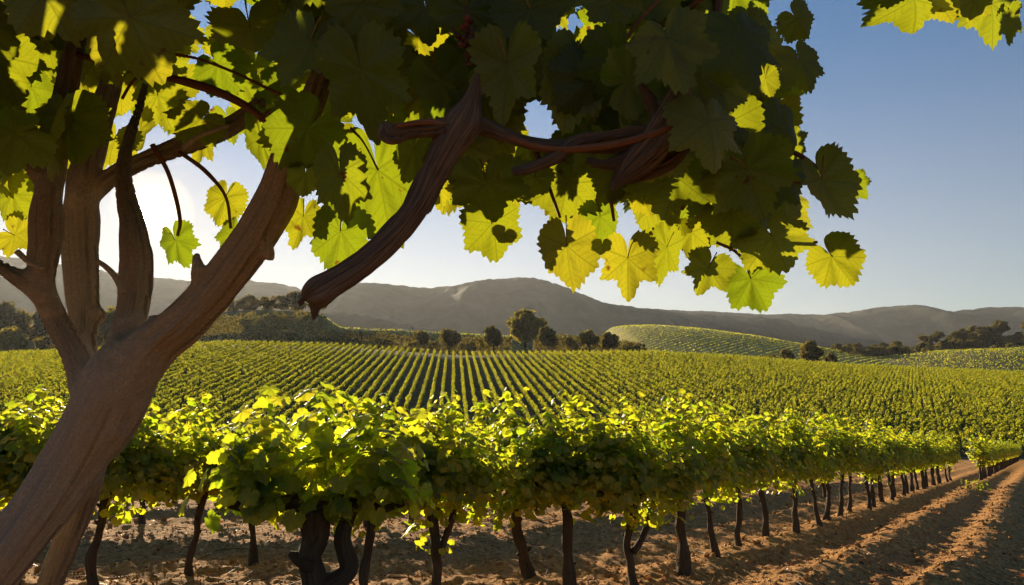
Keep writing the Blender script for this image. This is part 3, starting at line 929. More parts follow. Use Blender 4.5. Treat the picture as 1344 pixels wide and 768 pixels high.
for px, top, w, D, k, lab, pal in [
        (-60, 400, 80, 400, 'bush', 'bush outside the photo\'s left edge', 0),
        (18, 390, 70, 430, 'round', 'hazy tree at the photo\'s left edge behind the round bushes', 0),
        (66, 392, 60, 430, 'round', 'hazy tree behind the leaning tree\'s left limb', 0),
        (14, 420, 66, 340, 'bush', 'big round bush at the photo\'s left edge by the vineyard', 1),
        (62, 430, 50, 338, 'bush', 'dark bush beside the big round bush by the left edge', 0),
        (118, 408, 60, 360, 'bush', 'dark bush seen between the limbs of the leaning tree', 0),
        (150, 398, 50, 350, 'round', 'pale sunlit tree seen right of the leaning tree\'s middle limb', 1),
        (196, 420, 50, 355, 'bush', 'dark bush seen behind the crotch of the leaning tree', 0),
        (240, 408, 50, 372, 'bush', 'bush at the left end of the terrace hedge', 1)]:
    tree(px, top, w, D, k, lab, pal, G_LEFT)
G_RIGHT = 'tree clump right of the knoll'
for px, top, w, k, lab in [(1008, 457, 30, 'bush', 'low bush at the left end of the right tree clump'), (1034, 449, 38, 'bush', 'bush left of the biggest tree in the right clump'),
                           (1062, 444, 44, 'round', 'biggest tree of the right clump'), (1087, 454, 28, 'bush', 'small tree right of the biggest in the right clump')]:
    tree(px, top, w, 345, k, lab, 0, G_RIGHT)
for i in range(150):
    u = rng.rand()
    px = 1095 + 320 * u ** .85; y = rng.uniform(615, 735) if u > .12 else rng.uniform(590, 640)
    x = (px - 672) / F * y * 1.0
    z = ground_at(x, y); hgt = rng.uniform(13, 19) * (.4 + .6 * min(1, (px - 1095) / 170))
    tm, cm = TREES['bush' if i % 3 else 'round', 0][rng.randint(3)]
    t = thing('tree', (x, y, z), 'dark tree of the wood on the right slope', 'tree', 'trees of the wood on the right', rng.uniform(0, 6))
    t.scale = (hgt * 1.15, hgt * 1.15, hgt * rng.uniform(.9, 1.2)); link('trunk', tm, t); link('crown', cm, t)


def hedge(path, tops, wid, label, seed, mat, n_per=26):
    """a long dense hedge along the ground path"""
    rs = np.random.RandomState(seed)
    P = np.array(path); seg = np.linalg.norm(np.diff(P, axis=0), axis=1); L = np.concatenate([[0], np.cumsum(seg)])
    n = int(L[-1] * n_per)
    s = rs.uniform(0, L[-1], n); x = np.interp(s, L, P[:, 0]); y = np.interp(s, L, P[:, 1])
    g = np.array([ground_at(a, b) for a, b in zip(np.interp(np.linspace(0, L[-1], 40), L, P[:, 0]), np.interp(np.linspace(0, L[-1], 40), L, P[:, 1]))])
    gz = np.interp(s, np.linspace(0, L[-1], 40), g)
    zt = np.array([at_y(px, py, P[0, 1])[2] for px, py in tops]); xt = np.array([at_y(px, py, P[0, 1])[0] for px, py in tops])
    hgt = np.maximum(np.interp(x, xt, zt) - gz, 2.0) * .93
    hh = hgt * (1 + .07 * vnoise(np.stack([s * .25, s * 0, s * 0], 1), seed) + .05 * vnoise(np.stack([s * .8, s * 0, s * 0], 1), seed + 1))
    t = rs.rand(n) ** .7; off = rs.normal(size=n) * wid * .4
    mb = MB()
    rot = frames(rs.normal(size=(n, 3)) * .7 + np.stack([0 * s, off / wid, t], 1), rs.normal(size=(n, 3)), rs)
    scatter(mb, DIAMOND, np.stack([x, y + off, gz + hh * t], 1), rot, rs.uniform(.5, 1.1, n))
    o = mb.build('hedge', mat, None, False)
    return tag(o, label, 'hedge')


def pxpath(pts, D):
    return [((px - 672) / F * D * 1.0, D) for px in pts]


hedge(pxpath([262, 300, 340, 380, 424], 395), [(262, 410), (300, 406), (424, 409)], 3.5, 'tall dark hedge below the terrace on the left', 1, M_TREELEAF, 110)
hedge(pxpath([424, 460, 500, 548], 385), [(424, 430), (460, 434), (548, 440)], 3.0, 'lower dark hedge running right towards the centre trees', 2, M_TREELEAF, 80)


hedge(pxpath([560, 620, 672], 372), [(560, 446), (620, 440), (672, 442)], 3.0, 'low dark thicket at the feet of the trees left of the tall tree', 3, M_TREELEAF, 80)
hedge(pxpath([700, 770, 848], 374), [(700, 440), (740, 438), (800, 440), (848, 452)], 3.0, 'low dark thicket at the feet of the trees right of the tall tree', 4, M_TREELEAF, 80)


# ------------------------------------------------------------------ the leaning old tree
TD = 2.2


def limb(pxs, depth=None):
    """skeleton points and radii from (x, y, width in pixels[, depth])"""
    P, r = [], []
    for q in pxs:
        d = q[3] if len(q) > 3 else TD
        P.append(at(q[0], q[1], d)); r.append(q[2] / 2 / F * d)
    return catmull(np.concatenate([np.array(P), np.array(r)[:, None]], 1), 10)


LIMBS = [
    ('trunk', [(-95, 880, 84, 2.12), (-48, 812, 74, 2.13), (-2, 745, 68, 2.14), (37, 692, 67, 2.16), (70, 648, 70, 2.18), (101, 600, 76, 2.2), (132, 548, 88, 2.2), (158, 498, 92, 2.2), (184, 455, 70, 2.2)]),
    ('trunk', [(30, 880, 44, 2.32), (64, 775, 33, 2.32), (92, 705, 30, 2.3), (112, 655, 28, 2.27), (130, 600, 26, 2.23)]),
    ('limb', [(126, 530, 60, 2.24), (108, 482, 42, 2.25), (92, 450, 34, 2.25), (74, 418, 32, 2.24), (58, 385, 32, 2.23), (56, 350, 35, 2.23), (61, 315, 36, 2.24), (62, 270, 35, 2.26), (70, 200, 32, 2.3), (92, 90, 30, 2.34), (112, 0, 28, 2.4), (130, -140, 24, 2.5)]),
    ('limb', [(126, 535, 56, 2.28), (112, 480, 36, 2.3), (111, 440, 32, 2.33), (111, 405, 36, 2.36), (108, 365, 39, 2.4), (106, 320, 41, 2.44), (107, 270, 42, 2.46), (118, 200, 36, 2.5), (150, 90, 30, 2.6), (170, -20, 26, 2.7)]),
    ('limb', [(150, 510, 60, 2.22), (164, 450, 44, 2.23), (175, 400, 42, 2.26), (180, 355, 41, 2.29), (179, 322, 38, 2.31), (174, 292, 28, 2.34), (166, 262, 20, 2.38), (162, 225, 16, 2.42), (170, 180, 13, 2.5), (190, 110, 10, 2.6)]),
    ('limb', [(164, 490, 84, 2.2), (205, 452, 64, 2.18), (246, 420, 56, 2.15), (292, 370, 52, 2.12), (334, 312, 50, 2.08), (364, 258, 47, 2.04), (380, 205, 43, 2.0), (398, 160, 38, 1.98), (424, 95, 33, 1.98), (450, 20, 30, 2.0), (470, -90, 26, 2.1)]),
    ('limb', [(62, 392, 30, 2.22), (34, 372, 25, 2.2), (0, 350, 22, 2.18), (-60, 330, 20, 2.15)]),
    ('limb', [(66, 262, 20, 2.28), (40, 222, 16, 2.26), (0, 184, 14, 2.2), (-50, 150, 12, 2.2)]),
    ('limb', [(108, 262, 30, 2.46), (160, 225, 26, 2.5), (220, 200, 24, 2.55), (300, 168, 22, 2.6), (380, 110, 18, 2.6)]),
]


def build_old_tree():
    root_p = at(-20, 800, 2.15)
    mb = MB(); skel = []
    for k, (kind, pxs) in enumerate(LIMBS):
        C = limb(pxs); skel.append(C)
        tube(mb, C[:, :3], C[:, 3], 18, 2, 0.0)
    # knots and stubs
    for (x, y, d, r) in ((262, 368, 2.1, .022), (205, 425, 2.19, .026), (52, 352, 2.22, .028), (128, 412, 2.35, .022), (150, 560, 2.16, .03), (352, 330, 2.06, .02)):
        c = at(x, y, d); tube(mb, [c + np.array([0, .02, -r]), c, c + np.array([0, -.01, r])], [r * .8, r, r * .6], 10, 3)
    c = at(262, 362, 2.1); tube(mb, [c, c + np.array([-.004, -.01, .03]), c + np.array([-.008, -.015, .055])], [.018, .012, .008], 8, 3)
    tmp = mb.build('old_tree_source', None)
    m = tmp.modifiers.new('r', 'REMESH'); m.mode = 'VOXEL'; m.voxel_size = 0.0065
    s = tmp.modifiers.new('s', 'SMOOTH'); s.factor = .6; s.iterations = 14
    dg = bpy.context.evaluated_depsgraph_get(); dg.update()
    ev = tmp.evaluated_get(dg); me = bpy.data.meshes.new_from_object(ev)
    nv = len(me.vertices); V = np.zeros(nv * 3, np.float32); me.vertices.foreach_get('co', V); V = V.reshape(-1, 3).astype(float)
    Nn = np.zeros(nv * 3, np.float32); me.vertices.foreach_get('normal', Nn); Nn = Nn.reshape(-1, 3).astype(float)
    nl = len(me.loops); LV = np.zeros(nl, np.int32); me.loops.foreach_get('vertex_index', LV)
    st = np.zeros(len(me.polygons), np.int32); me.polygons.foreach_get('loop_start', st)
    tt = np.zeros(len(me.polygons), np.int32); me.polygons.foreach_get('loop_total', tt)
    bpy.data.objects.remove(tmp)
    # which limb each vertex belongs to, how far along it and where round it
    best = np.full(nv, 1e9); second = np.full(nv, 1e9); own = np.zeros(nv, int); U = np.zeros(nv); W = np.zeros(nv)
    off = 0.0
    for k, C in enumerate(skel):
        P = C[:, :3]; L = np.concatenate([[0], np.cumsum(np.linalg.norm(np.diff(P, axis=0), axis=1))])
        D = np.linalg.norm(V[:, None] - P[None], axis=2) - C[None, :, 3]
        j = D.argmin(1); d = D[np.arange(nv), j]
        T = np.gradient(P, axis=0); T /= np.linalg.norm(T, axis=1)[:, None]
        u = np.cross(T, [0, 1, 0.05]); u /= np.linalg.norm(u, axis=1)[:, None]; w = np.cross(T, u)
        r = V - P[j]
        a = np.arctan2(np.sum(r * w[j], 1), np.sum(r * u[j], 1)) / (2 * np.pi)
        ul = L[j] + np.sum(r * T[j], 1)
        b = d < best
        second = np.where(b, best, np.minimum(second, d))
        best[b] = d[b]; own[b] = k; U[b] = ul[b] + k * .0; W[b] = a[b]
    ang = W * 2 * np.pi + U * 0.9
    q = np.stack([np.cos(ang) * 1.7, np.sin(ang) * 1.7, U * 1.5], 1)
    q2 = np.stack([np.cos(ang) * 2.6, np.sin(ang) * 2.6, U * 1.6], 1)
    rid = np.abs(fbm(q2, 1, 77)); lump = fbm(V * 9.0, 2, 5)
    wth = np.concatenate([C[:, 3] for C in skel]).max()
    calm = sstep(0.002, 0.045, second - best)
    V2 = V + Nn * calm[:, None] * (0.0095 * fbm(q, 2, 60) - 0.009 * np.exp(-(rid / .26) ** 2) + 0.0035 * lump)[:, None]
    root = thing('gnarled_tree', (root_p[0], root_p[1], tz(root_p[0], root_p[1])), 'leaning old tree with smooth pale bark and spreading limbs, in the left foreground', 'tree')
    loc = np.array(root.location)
    fk = own[LV[st]]
    groups = {}
    for k, (kind, _) in enumerate(LIMBS):
        groups.setdefault('trunk' if kind == 'trunk' else k, []).append(k)
    n0 = None
    # vertex normals of the whole skin, kept on every piece so the joints do not show
    fme = bpy.data.meshes.new('t'); F4 = [LV[a:a + b].tolist() for a, b in zip(st, tt)]
    fme.from_pydata(V2.tolist(), [], F4); fme.update()
    VN = np.zeros(nv * 3, np.float32); fme.vertices.foreach_get('normal', VN); VN = VN.reshape(-1, 3)
    bpy.data.meshes.remove(fme)
    F4a = np.array([f if len(f) == 4 else f + [f[-1]] for f in F4])
    for g, ks in groups.items():
        sel = F4a[np.isin(fk, ks)]
        if not len(sel): continue
        ids, inv = np.unique(sel, return_inverse=True); inv = inv.reshape(-1, 4)
        pm = MB(); pm.add(V2[ids] - loc, np.stack([U[ids], W[ids]], 1), None, inv)
        name = 'trunk' if g == 'trunk' else 'limb'
        mesh = pm.mesh(name, M_BARK)
        if len(mesh.vertices) == len(ids):
            at_ = mesh.attributes.new('grain', 'FLOAT', 'POINT'); at_.data.foreach_set('value', calm[ids].astype(np.float32))
        if len(mesh.vertices) == len(ids):
            mesh.normals_split_custom_set_from_vertices(VN[ids].tolist())
        link(name, mesh, root)
    # small dead twigs
    for pts, w in (([(163, 385), (150, 362), (138, 350), (128, 343)], [9, 8, 7, 6]), ([(240, 195), (262, 178), (300, 165)], [7, 6, 4]), ([(404, 200), (425, 178), (438, 160)], [8, 6, 4]),
                   ([(22, 330), (40, 345), (58, 352)], [8, 7, 7])):
        tw = MB(); P = [at(x, y, 2.12) - loc for x, y in pts]; tube(tw, P, [a / 2 / F * 2.12 for a in w], 8, 5, .25, 3)
        tw.build('twig', M_BARK, root)
    return root


build_old_tree()


# ------------------------------------------------------------------ the climbing grapevine overhead
VROOT = at(610, 170, 1.7)
vine = thing('climbing_grapevine', VROOT, 'old climbing grapevine with shaggy dark arms and big toothed leaves hanging overhead', 'grapevine')
VLOC = np.array(vine.location)


def cane(name, pxs, mat, rough=.25, seed=1, sides=14, parent=vine, near=False):
    mb = MB(); k = .79 if 'arm' in name or name == 'stub' or near else 1.0
    P = [at(q[0], q[1], q[3] * k) - VLOC for q in pxs]; r = [q[2] / 2 / F * q[3] * k for q in pxs]
    tube(mb, P, r, sides * 2 if 'arm' in name else sides, 16, rough * (1.5 if 'arm' in name else 1), seed, freq=(5.0, 22.0))
    if 'arm' in name:      # strips of bark peeling along it
        q = np.random.RandomState(seed); C = catmull(np.concatenate([np.array(P), np.array(r)[:, None]], 1), 10)
        for _ in range(34):
            i = q.randint(0, max(1, len(C) - 9)); L_ = q.randint(5, 9); seg = C[i:i + L_]
            a = q.uniform(0, 6.28); dv = np.array([math.cos(a), math.sin(a) * .6, math.sin(a) * .8])
            lift = np.linspace(.95, q.uniform(1.0, 1.25), len(seg))[:, None]
            if len(seg) > 2: tube(mb, seg[:, :3] + dv * seg[:, 3:4] * lift, np.linspace(q.uniform(.003, .007), .0012, len(seg)), 5, 2, .3, seed)
    return mb.build(name, mat, parent)


cane('arm', [(404, 396, 14, 1.62), (409, 389, 34, 1.62), (420, 382, 42, 1.62), (440, 370, 38, 1.62), (480, 344, 34, 1.63), (520, 308, 33, 1.64), (550, 268, 33, 1.65), (570, 228, 34, 1.66), (590, 190, 38, 1.67), (608, 160, 44, 1.68), (618, 135, 24, 1.68), (627, 98, 6, 1.68)], M_VINEBARK, .3, 4, 22)
cane('stub', [(428, 378, 26, 1.62), (416, 396, 18, 1.615), (413, 412, 9, 1.61), (411, 420, 3, 1.61)], M_VINEBARK, .4, 5)
cane('arm', [(606, 162, 26, 1.67), (575, 168, 22, 1.66), (540, 172, 20, 1.66), (512, 176, 24, 1.65), (505, 160, 10, 1.65)], M_VINEBARK, .35, 6)
cane('cane', [(610, 158, 18, 1.68), (590, 165, 12, 1.66), (560, 160, 9, 1.65), (520, 165, 6, 1.64)], M_CANE, .15, 7, near=True)
cane('arm', [(612, 158, 30, 1.69), (640, 168, 22, 1.72), (672, 180, 18, 1.7), (710, 190, 18, 1.68), (750, 192, 18, 1.66), (800, 190, 20, 1.64), (850, 182, 30, 1.62), (890, 165, 36, 1.66), (912, 135, 26, 1.95), (930, 70, 16, 2.2), (945, -40, 14, 2.2)], M_VINEBARK, .3, 8)
cane('arm', [(672, 226, 10, 1.6), (700, 220, 14, 1.6), (730, 206, 18, 1.6), (758, 186, 20, 1.61), (790, 180, 16, 1.6), (840, 172, 14, 1.58), (880, 176, 18, 1.58), (905, 190, 10, 1.58)], M_VINEBARK, .3, 9)
cane('cane', [(668, 180, 9, 1.64), (720, 195, 9, 1.6), (790, 192, 10, 1.57), (850, 178, 10, 1.55), (900, 158, 8, 1.55)], M_CANE, .15, 10, near=True)
for i, pxs in enumerate([[(803, 247, 4), (818, 228, 18), (840, 205, 28), (862, 180, 34), (880, 150, 30), (890, 125, 22), (896, 105, 14)], [(770, 210, 6), (800, 215, 14), (840, 200, 20), (885, 185, 24), (915, 165, 14), (945, 155, 6)],
                         [(822, 236, 4), (836, 222, 14), (852, 202, 24), (866, 170, 22), (856, 135, 14), (840, 105, 7)], [(826, 240, 4), (848, 228, 14), (880, 212, 16), (905, 188, 10), (930, 178, 5)]]):
    cane('knotted_arm', [(x, y, w, 1.57 + .012 * i) for x, y, w in pxs], M_VINEBARK, .6, 20 + i, 18)
for i, pxs in enumerate([
        [(770, 150, 5, 1.6), (800, 130, 7, 1.6), (830, 128, 6, 1.58)], [(822, 52, 5, 1.5), (838, 28, 5, 1.5), (862, 2, 5, 1.5), (880, -30, 5, 1.5)],
        [(625, 130, 5, 1.6), (600, 120, 6, 1.6), (604, 60, 6, 1.6), (600, 0, 6, 1.6), (598, -60, 6, 1.6)],
        [(940, 318, 4, 1.45), (965, 330, 4, 1.45), (985, 352, 4, 1.46)], [(780, 240, 5, 1.5), (800, 262, 5, 1.48), (806, 290, 4, 1.47)],
        [(620, 200, 5, 1.6), (650, 216, 6, 1.6), (672, 226, 6, 1.6)], [(390, 150, 10, 1.9), (360, 145, 9, 1.88), (340, 158, 7, 1.86)],
        [(96, 70, 8, 2.34), (160, 88, 8, 2.28), (220, 102, 9, 2.2), (260, 112, 12, 2.15), (310, 132, 11, 2.1), (350, 160, 9, 2.05), (384, 200, 9, 2.0)], [(160, 88, 5, 2.28), (210, 72, 5, 2.15), (250, 75, 4, 2.1), (280, 84, 4, 2.1), (318, 100, 4, 2.1), (400, 140, 5, 1.98)],
        [(160, 130, 4, 2.3), (172, 110, 4, 2.3), (190, 92, 4, 2.3)], [(440, 160, 7, 1.85), (420, 190, 9, 1.9), (405, 215, 12, 1.95)],
        [(1000, 215, 5, 1.5), (1020, 230, 6, 1.45), (1050, 240, 5, 1.42)], [(930, 180, 12, 1.6), (980, 190, 9, 1.56), (1040, 200, 7, 1.5), (1080, 225, 5, 1.46)],
        [(900, 200, 12, 1.6), (930, 260, 9, 1.56), (960, 310, 7, 1.5), (1010, 318, 5, 1.46), (1072, 318, 4, 1.5)], [(700, 190, 9, 1.66), (715, 230, 6, 1.6), (735, 285, 4, 1.5)],
        [(200, 190, 7, 2.5), (222, 230, 6, 2.5), (236, 285, 5, 2.5), (233, 310, 4, 2.5)], [(236, 200, 6, 2.4), (270, 225, 6, 2.35), (296, 258, 4, 2.3), (303, 300, 4, 2.3)],
        [(1410, -140, 9, 1.6), (1340, -60, 7, 1.5), (1300, -30, 6, 1.45), (1225, -25, 5, 1.42), (1180, -20, 4, 1.4)],
        [(945, -40, 12, 1.7), (1010, -130, 11, 1.7), (1200, -190, 10, 1.65), (1410, -140, 9, 1.6)], [(780, 100, 5, 1.72), (890, 20, 7, 1.72), (960, -30, 9, 1.7)],
        [(70, 20, 6, 2.1), (150, -10, 9, 2.1), (300, -40, 12, 2.1), (470, -80, 14, 2.1)], [(380, 30, 8, 1.9), (480, 20, 10, 1.8), (600, -30, 12, 1.75), (760, -60, 12, 1.72), (945, -40, 12, 1.7)]]):
    cane('cane', pxs, M_CANE, .15, 40 + i, 8)

# x, y, width, height in photo pixels, direction of the tip (degrees, 0 = down, + = to the right), depth, tilt seed
BRIGHT = [(745, 335, 72, 98, 5, 1.45), (824, 350, 72, 84, 0, 1.45), (873, 335, 46, 80, -8, 1.5), (990, 374, 76, 70, 25, 1.45), (1097, 344, 68, 72, 40, 1.5), (648, 304, 78, 80, 10, 1.62),
          (742, 252, 92, 84, -10, 1.6), (500, 245, 118, 165, 12, 1.95), (445, 316, 70, 96, -10, 1.95), (396, 292, 54, 62, -15, 2.1), (232, 322, 54, 62, 25, 2.5), (294, 266, 54, 60, -10, 2.3),
          (302, 312, 44, 50, -30, 2.3), (210, 134, 66, 70, 20, 2.7), (38, 122, 60, 66, -30, 2.7), (64, 66, 46, 48, 20, 2.7), (160, 118, 48, 60, 0, 2.8), (292, 92, 76, 66, 40, 2.6),
          (366, 118, 64, 68, -20, 2.5), (338, 184, 84, 44, -70, 2.5), (148, 190, 66, 54, -20, 2.8), (18, 262, 70, 56, 30, 2.5), (24, 312, 56, 50, 60, 2.5), (555, 55, 66, 70, 50, 2.3), (785, 32, 60, 40, -40, 2.2),
          (1044, 190, 44, 34, 60, 1.75), (1006, 108, 30, 46, 10, 1.75), (920, 25, 32, 50, 0, 2.0), (1124, 246, 40, 40, 45, 1.62), (907, 312, 50, 54, 0, 1.6), (788, 292, 50, 60, 5, 1.6), (645, 222, 84, 34, 80, 2.0),
          (458, 180, 46, 36, -30, 2.4), (1200, 8, 128, 62, 10, 1.45), (1302, 16, 90, 90, 0, 1.45), (1236, 2, 80, 60, 20, 1.5), (536, 150, 50, 60, 30, 2.4), (845, 260, 44, 50, 20, 1.9), (60, 235, 44, 70, 10, 2.5), (108, 118, 24, 38, 0, 2.8), (690, 60, 34, 30, 30, 2.3), (430, 70, 40, 30, 0, 2.4)]
DARK = [(178, 40, 160, 150, 10, 1.5), (50, 2, 140, 110, -20, 1.55), (478, 112, 124, 165, 0, 1.35), (664, 100, 104, 138, 5, 1.4), (748, 112, 96, 150, -12, 1.42), (812, 92, 120, 120, -15, 1.38), (880, 62, 124, 140, 10, 1.2),
        (975, 62, 130, 130, 5, 1.32), (1053, 84, 60, 84, 25, 1.4), (1030, 172, 104, 72, 60, 1.42), (1085, 246, 104, 112, 30, 1.4), (1018, 318, 108, 84, 10, 1.4), (927, 358, 68, 66, -15, 1.42), (985, 235, 130, 120, 25, 1.38),
        (885, 245, 140, 110, -20, 1.4), (640, 250, 124, 96, 0, 1.5), (448, 240, 78, 118, 10, 1.6), (540, 205, 66, 80, -10, 1.75), (400, 70, 110, 130, -10, 1.5), (330, 45, 110, 110, 10, 1.6), (585, 120, 90, 120, 15, 1.5),
        (610, 25, 120, 90, -10, 1.45), (700, 20, 120, 90, 20, 1.45), (800, 10, 100, 80, 10, 1.45), (932, 172, 120, 120, 10, 1.2), (560, 20, 100, 80, 0, 1.55), (480, 15, 110, 90, 20, 1.5), 
        (8, 188, 84, 90, 10, 1.8), (700, 240, 70, 60, -20, 1.55), (960, 290, 80, 80, 0, 1.45), (810, 240, 70, 70, 0, 1.5), (1050, 30, 60, 60, 40, 1.45),
        (1275, 8, 60, 60, 0, 1.36), (1322, 30, 50, 56, 20, 1.35), (1175, -12, 90, 50, 0, 1.36), (780, 160, 80, 80, 20, 1.55), (620, 200, 60, 60, 0, 1.55), (400, 235, 50, 50, 0, 1.8), (660, 310, 36, 30, -20, 1.5), (790, 325, 30, 26, 0, 1.4)]

SC_TPL = 1.5
leaves = []          # centre, radius(m), for shading tests


def leaf_size(w, h, d):
    """width and length scale of a leaf that shows w x h pixels"""
    return w / F * d / 1.5, h / F * d / 1.5


rs = np.random.RandomState(5)
bright_c, blockers = [], []


def put_leaf(x, y, w, h, phi, d, tpl, tilt, name='leaf'):
    sx, sy = leaf_size(w, h, d); c = at(x, y, d)
    B = Matrix(((RGT[0], UPV[0], -FWD[0]), (RGT[1], UPV[1], -FWD[1]), (RGT[2], UPV[2], -FWD[2])))
    rot = B @ Matrix.Rotation(R(phi), 3, 'Z') @ Matrix.Rotation(tilt[0], 3, 'X') @ Matrix.Rotation(tilt[1], 3, 'Y')
    if tilt[2] < 0: rot = rot @ Matrix.Rotation(math.pi, 3, 'Y')
    o = link(name, LEAF_MESH[tpl], vine)
    S = Matrix.Diagonal((sx, sy, (sx + sy) / 2)).to_3x3()
    off = rot @ S @ Vector((0, -.20, 0))
    M = (rot @ S).to_4x4(); M.translation = Vector(c - VLOC) - off
    o.matrix_local = M
    # stalk: from the joint up to the cane, a child of its leaf
    st = MB(); L = rs.uniform(.35, .6); a = rs.uniform(-.5, .5)
    tube(st, [(0, 0, -.005), (a * .1, .3 * L, -.06), (a * .3, .7 * L, -.16), (a * .6, L, -.22)], [.018, .015, .016, .024], 6, 4)
    s = st.build('stalk', M_STALK, o)
    return c, max(w, h) / 2 / F * d


for b in BRIGHT:
    c, r = put_leaf(*b, rs.randint(8), (rs.uniform(-.25, .25), rs.uniform(-.25, .25), rs.choice([-1, 1])))
    bright_c.append((c, r, b))
GAPS = [(700, 153, 20), (262, 8, 12), (322, 6, 8), (200, 275, 30), (330, 255, 14), (545, 3, 8), (716, 40, 6), (255, 75, 8), (150, 310, 26), (175, 315, 20), (258, 300, 20), (330, 300, 30), (45, 290, 8), (770, 12, 6), (345, 12, 10), (10, 350, 30), (240, 245, 10)]


def blocked(c, r, allow=0.70):
    x, y, d = proj(c); rp = r * F / d
    for gx, gy, gr in GAPS:
        if math.hypot(x - gx, y - gy) < gr + rp * .85: return True
    for (h, rh, b) in bright_c:
        v = c - h; al = v @ SUN
        if al > 0.01 and np.linalg.norm(v - al * SUN) < allow * (r + rh): return True
        if d < b[5] + .03 and math.hypot(x - b[0], y - b[1]) < .62 * (rp + max(b[2], b[3]) / 2): return True
    return False


dark_c = []
for b in DARK:
    b = (b[0], b[1], b[2] * .88, b[3] * .88, b[4] + rs.uniform(-12, 12), b[5])
    c, r = put_leaf(*b, rs.randint(8), (rs.uniform(-.55, .45), rs.uniform(-.5, .5), rs.choice([-1, 1])))
    dark_c.append((c, r, b))


def inside(x, y, poly):
    n = len(poly); r = False; j = n - 1
    for i in range(n):
        xi, yi = poly[i]; xj, yj = poly[j]
        if (yi > y) != (yj > y) and x < (xj - xi) * (y - yi) / (yj - yi) + xi: r = not r
        j = i
    return r


DENSE = [(-260, -330), (-260, 250), (0, 262), (60, 250), (130, 235), (240, 205), (300, 190), (345, 215), (420, 255), (480, 250), (560, 250), (600, 270), (660, 285), (720, 260), (760, 262), (830, 290), (900, 330), (960, 320), (1030, 300), (1072, 250), (1045, 200), (1050, 140), (1045, 60), (1000, 0), (1000, -330)]
mass = MB(); fill = []
# added leaves, mostly hidden, that block the sun from each dark leaf
cand = []
for c, r, b in dark_c:
    for t in ((.14, .22, .3, .4, .52, .66, .8) if b[0] > 430 else (.3, .6)):
        for _ in range(2 if b[0] > 430 else 1):
            p = c + SUN * t * (1.0 if b[0] > 500 else 1.6) + rs.normal(size=3) * r * .28
            cand.append((p, r * rs.uniform(.75, 1.05), True))
for _ in range(2600):
    x, y = rs.uniform(-260, 1100), rs.uniform(-330, 330)
    d = rs.uniform(1.55, 2.9)
    cand.append((at(x, y, d), rs.uniform(50, 78) / F * rs.uniform(1.4, 1.9), False))
for p, r, toward in cand:
    x, y, d = proj(p)
    if d < 1.3: continue
    rp = r * F / d
    if x < 430 and y > -40 and rs.rand() < .45: continue
    if not inside(x, y, DENSE): continue
    if not all(inside(x + a * rp * .6, y + bb * rp * .6, DENSE) for a, bb in ((1, 0), (-1, 0), (0, 1))): continue
    if blocked(p, r): continue
    # keep the spacing even
    if any(np.linalg.norm(p - f[0]) < .42 * (r + f[1]) for f in fill): continue
    fill.append((p, r, toward))
BACK = [(-240, -200), (430, -200), (430, 140), (330, 170), (250, 185), (130, 215), (0, 240), (-240, 250)]
for _ in range(900):
    x, y, d = rs.uniform(-240, 440), rs.uniform(-200, 250), rs.uniform(3.0, 4.0)
    p = at(x, y, d); r = rs.uniform(.075, .105)
    if not inside(x, y, BACK) or blocked(p, r, .60): continue
    if any(np.linalg.norm(p - f[0]) < .5 * (r + f[1]) for f in fill): continue
    fill.append((p, r, False))
print('fill leaves', len(fill))
P = np.array([f[0] for f in fill]); rad = np.array([f[1] for f in fill])
tw = np.array([f[2] for f in fill])
Nn = np.where(tw[:, None], SUN[None], -FWD[None]) + rs.normal(size=P.shape) * np.where(tw, .35, .5)[:, None]
Nn = Nn * rs.choice([-1, 1], len(P))[:, None]
rot = frames(Nn, np.tile([0, 0, -1.0], (len(P), 1)), rs, .5)
pick = rs.randint(0, 8, len(P))
for k in range(8):
    s = pick == k
    if s.any(): scatter(mass, TEMPL[k], P[s] - VLOC, rot[s], rad[s] / .78)
fo = mass.build('foliage', M_LEAFMASS, vine); fo['kind'] = 'stuff'  # filler leaves together with the hidden ones added as sun blockers
# a shrivelled bunch
db = MB(); c = at(617, 48, 1.42) - VLOC
for i in range(46):
    q = c + rs.normal(size=3) * np.array([.008, .008, .022]) ; rr = rs.uniform(.003, .007)
    tube(db, [q + np.array([0, 0, -rr]), q + np.array([0, 0, -rr * .4]), q + np.array([0, 0, rr * .4]), q + np.array([0, 0, rr])], [rr * .3, rr, rr, rr * .3], 6, 2)
tube(db, [c + np.array([-.006, 0, -.05]), c, c + np.array([-.008, 0, .06])], [.002, .003, .003], 6, 4)
db.build('dried_bunch', M_DRY, vine)

# ------------------------------------------------------------------ soil clods, straw, weeds
def clods():
    rs = np.random.RandomState(9); mb = MB()
    n = 26000
    y = 4.5 + 26 * rs.rand(n) ** 1.8; x = rs.uniform(-.70, .70, n) * y
    z = terrain(x, y)
    ico = np.array([(0, 0, 1), (.9, 0, .3), (.28, .85, .3), (-.73, .53, .3), (-.73, -.53, .3), (.28, -.85, .3), (0, 0, -.5)])
    f = np.array([(0, 1, 2), (0, 2, 3), (0, 3, 4), (0, 4, 5), (0, 5, 1), (6, 2, 1), (6, 3, 2), (6, 4, 3), (6, 5, 4), (6, 1, 5)])
    r = rs.uniform(.006, .02, n) * (1 + 1.5 * (rs.rand(n) < .08)) * (.7 + y / 25)
    rot = rand_rot(rs, n)
    scatter(mb, (ico, np.zeros((7, 2)), f, np.zeros((0, 4), int)), np.stack([x, y, z + r * .2], 1), rot, r)
    return tag(mb.build('soil_clods', M_SOIL, None, False), 'crumbled red-brown clods strewn over the ploughed soil', 'soil', kind='stuff')


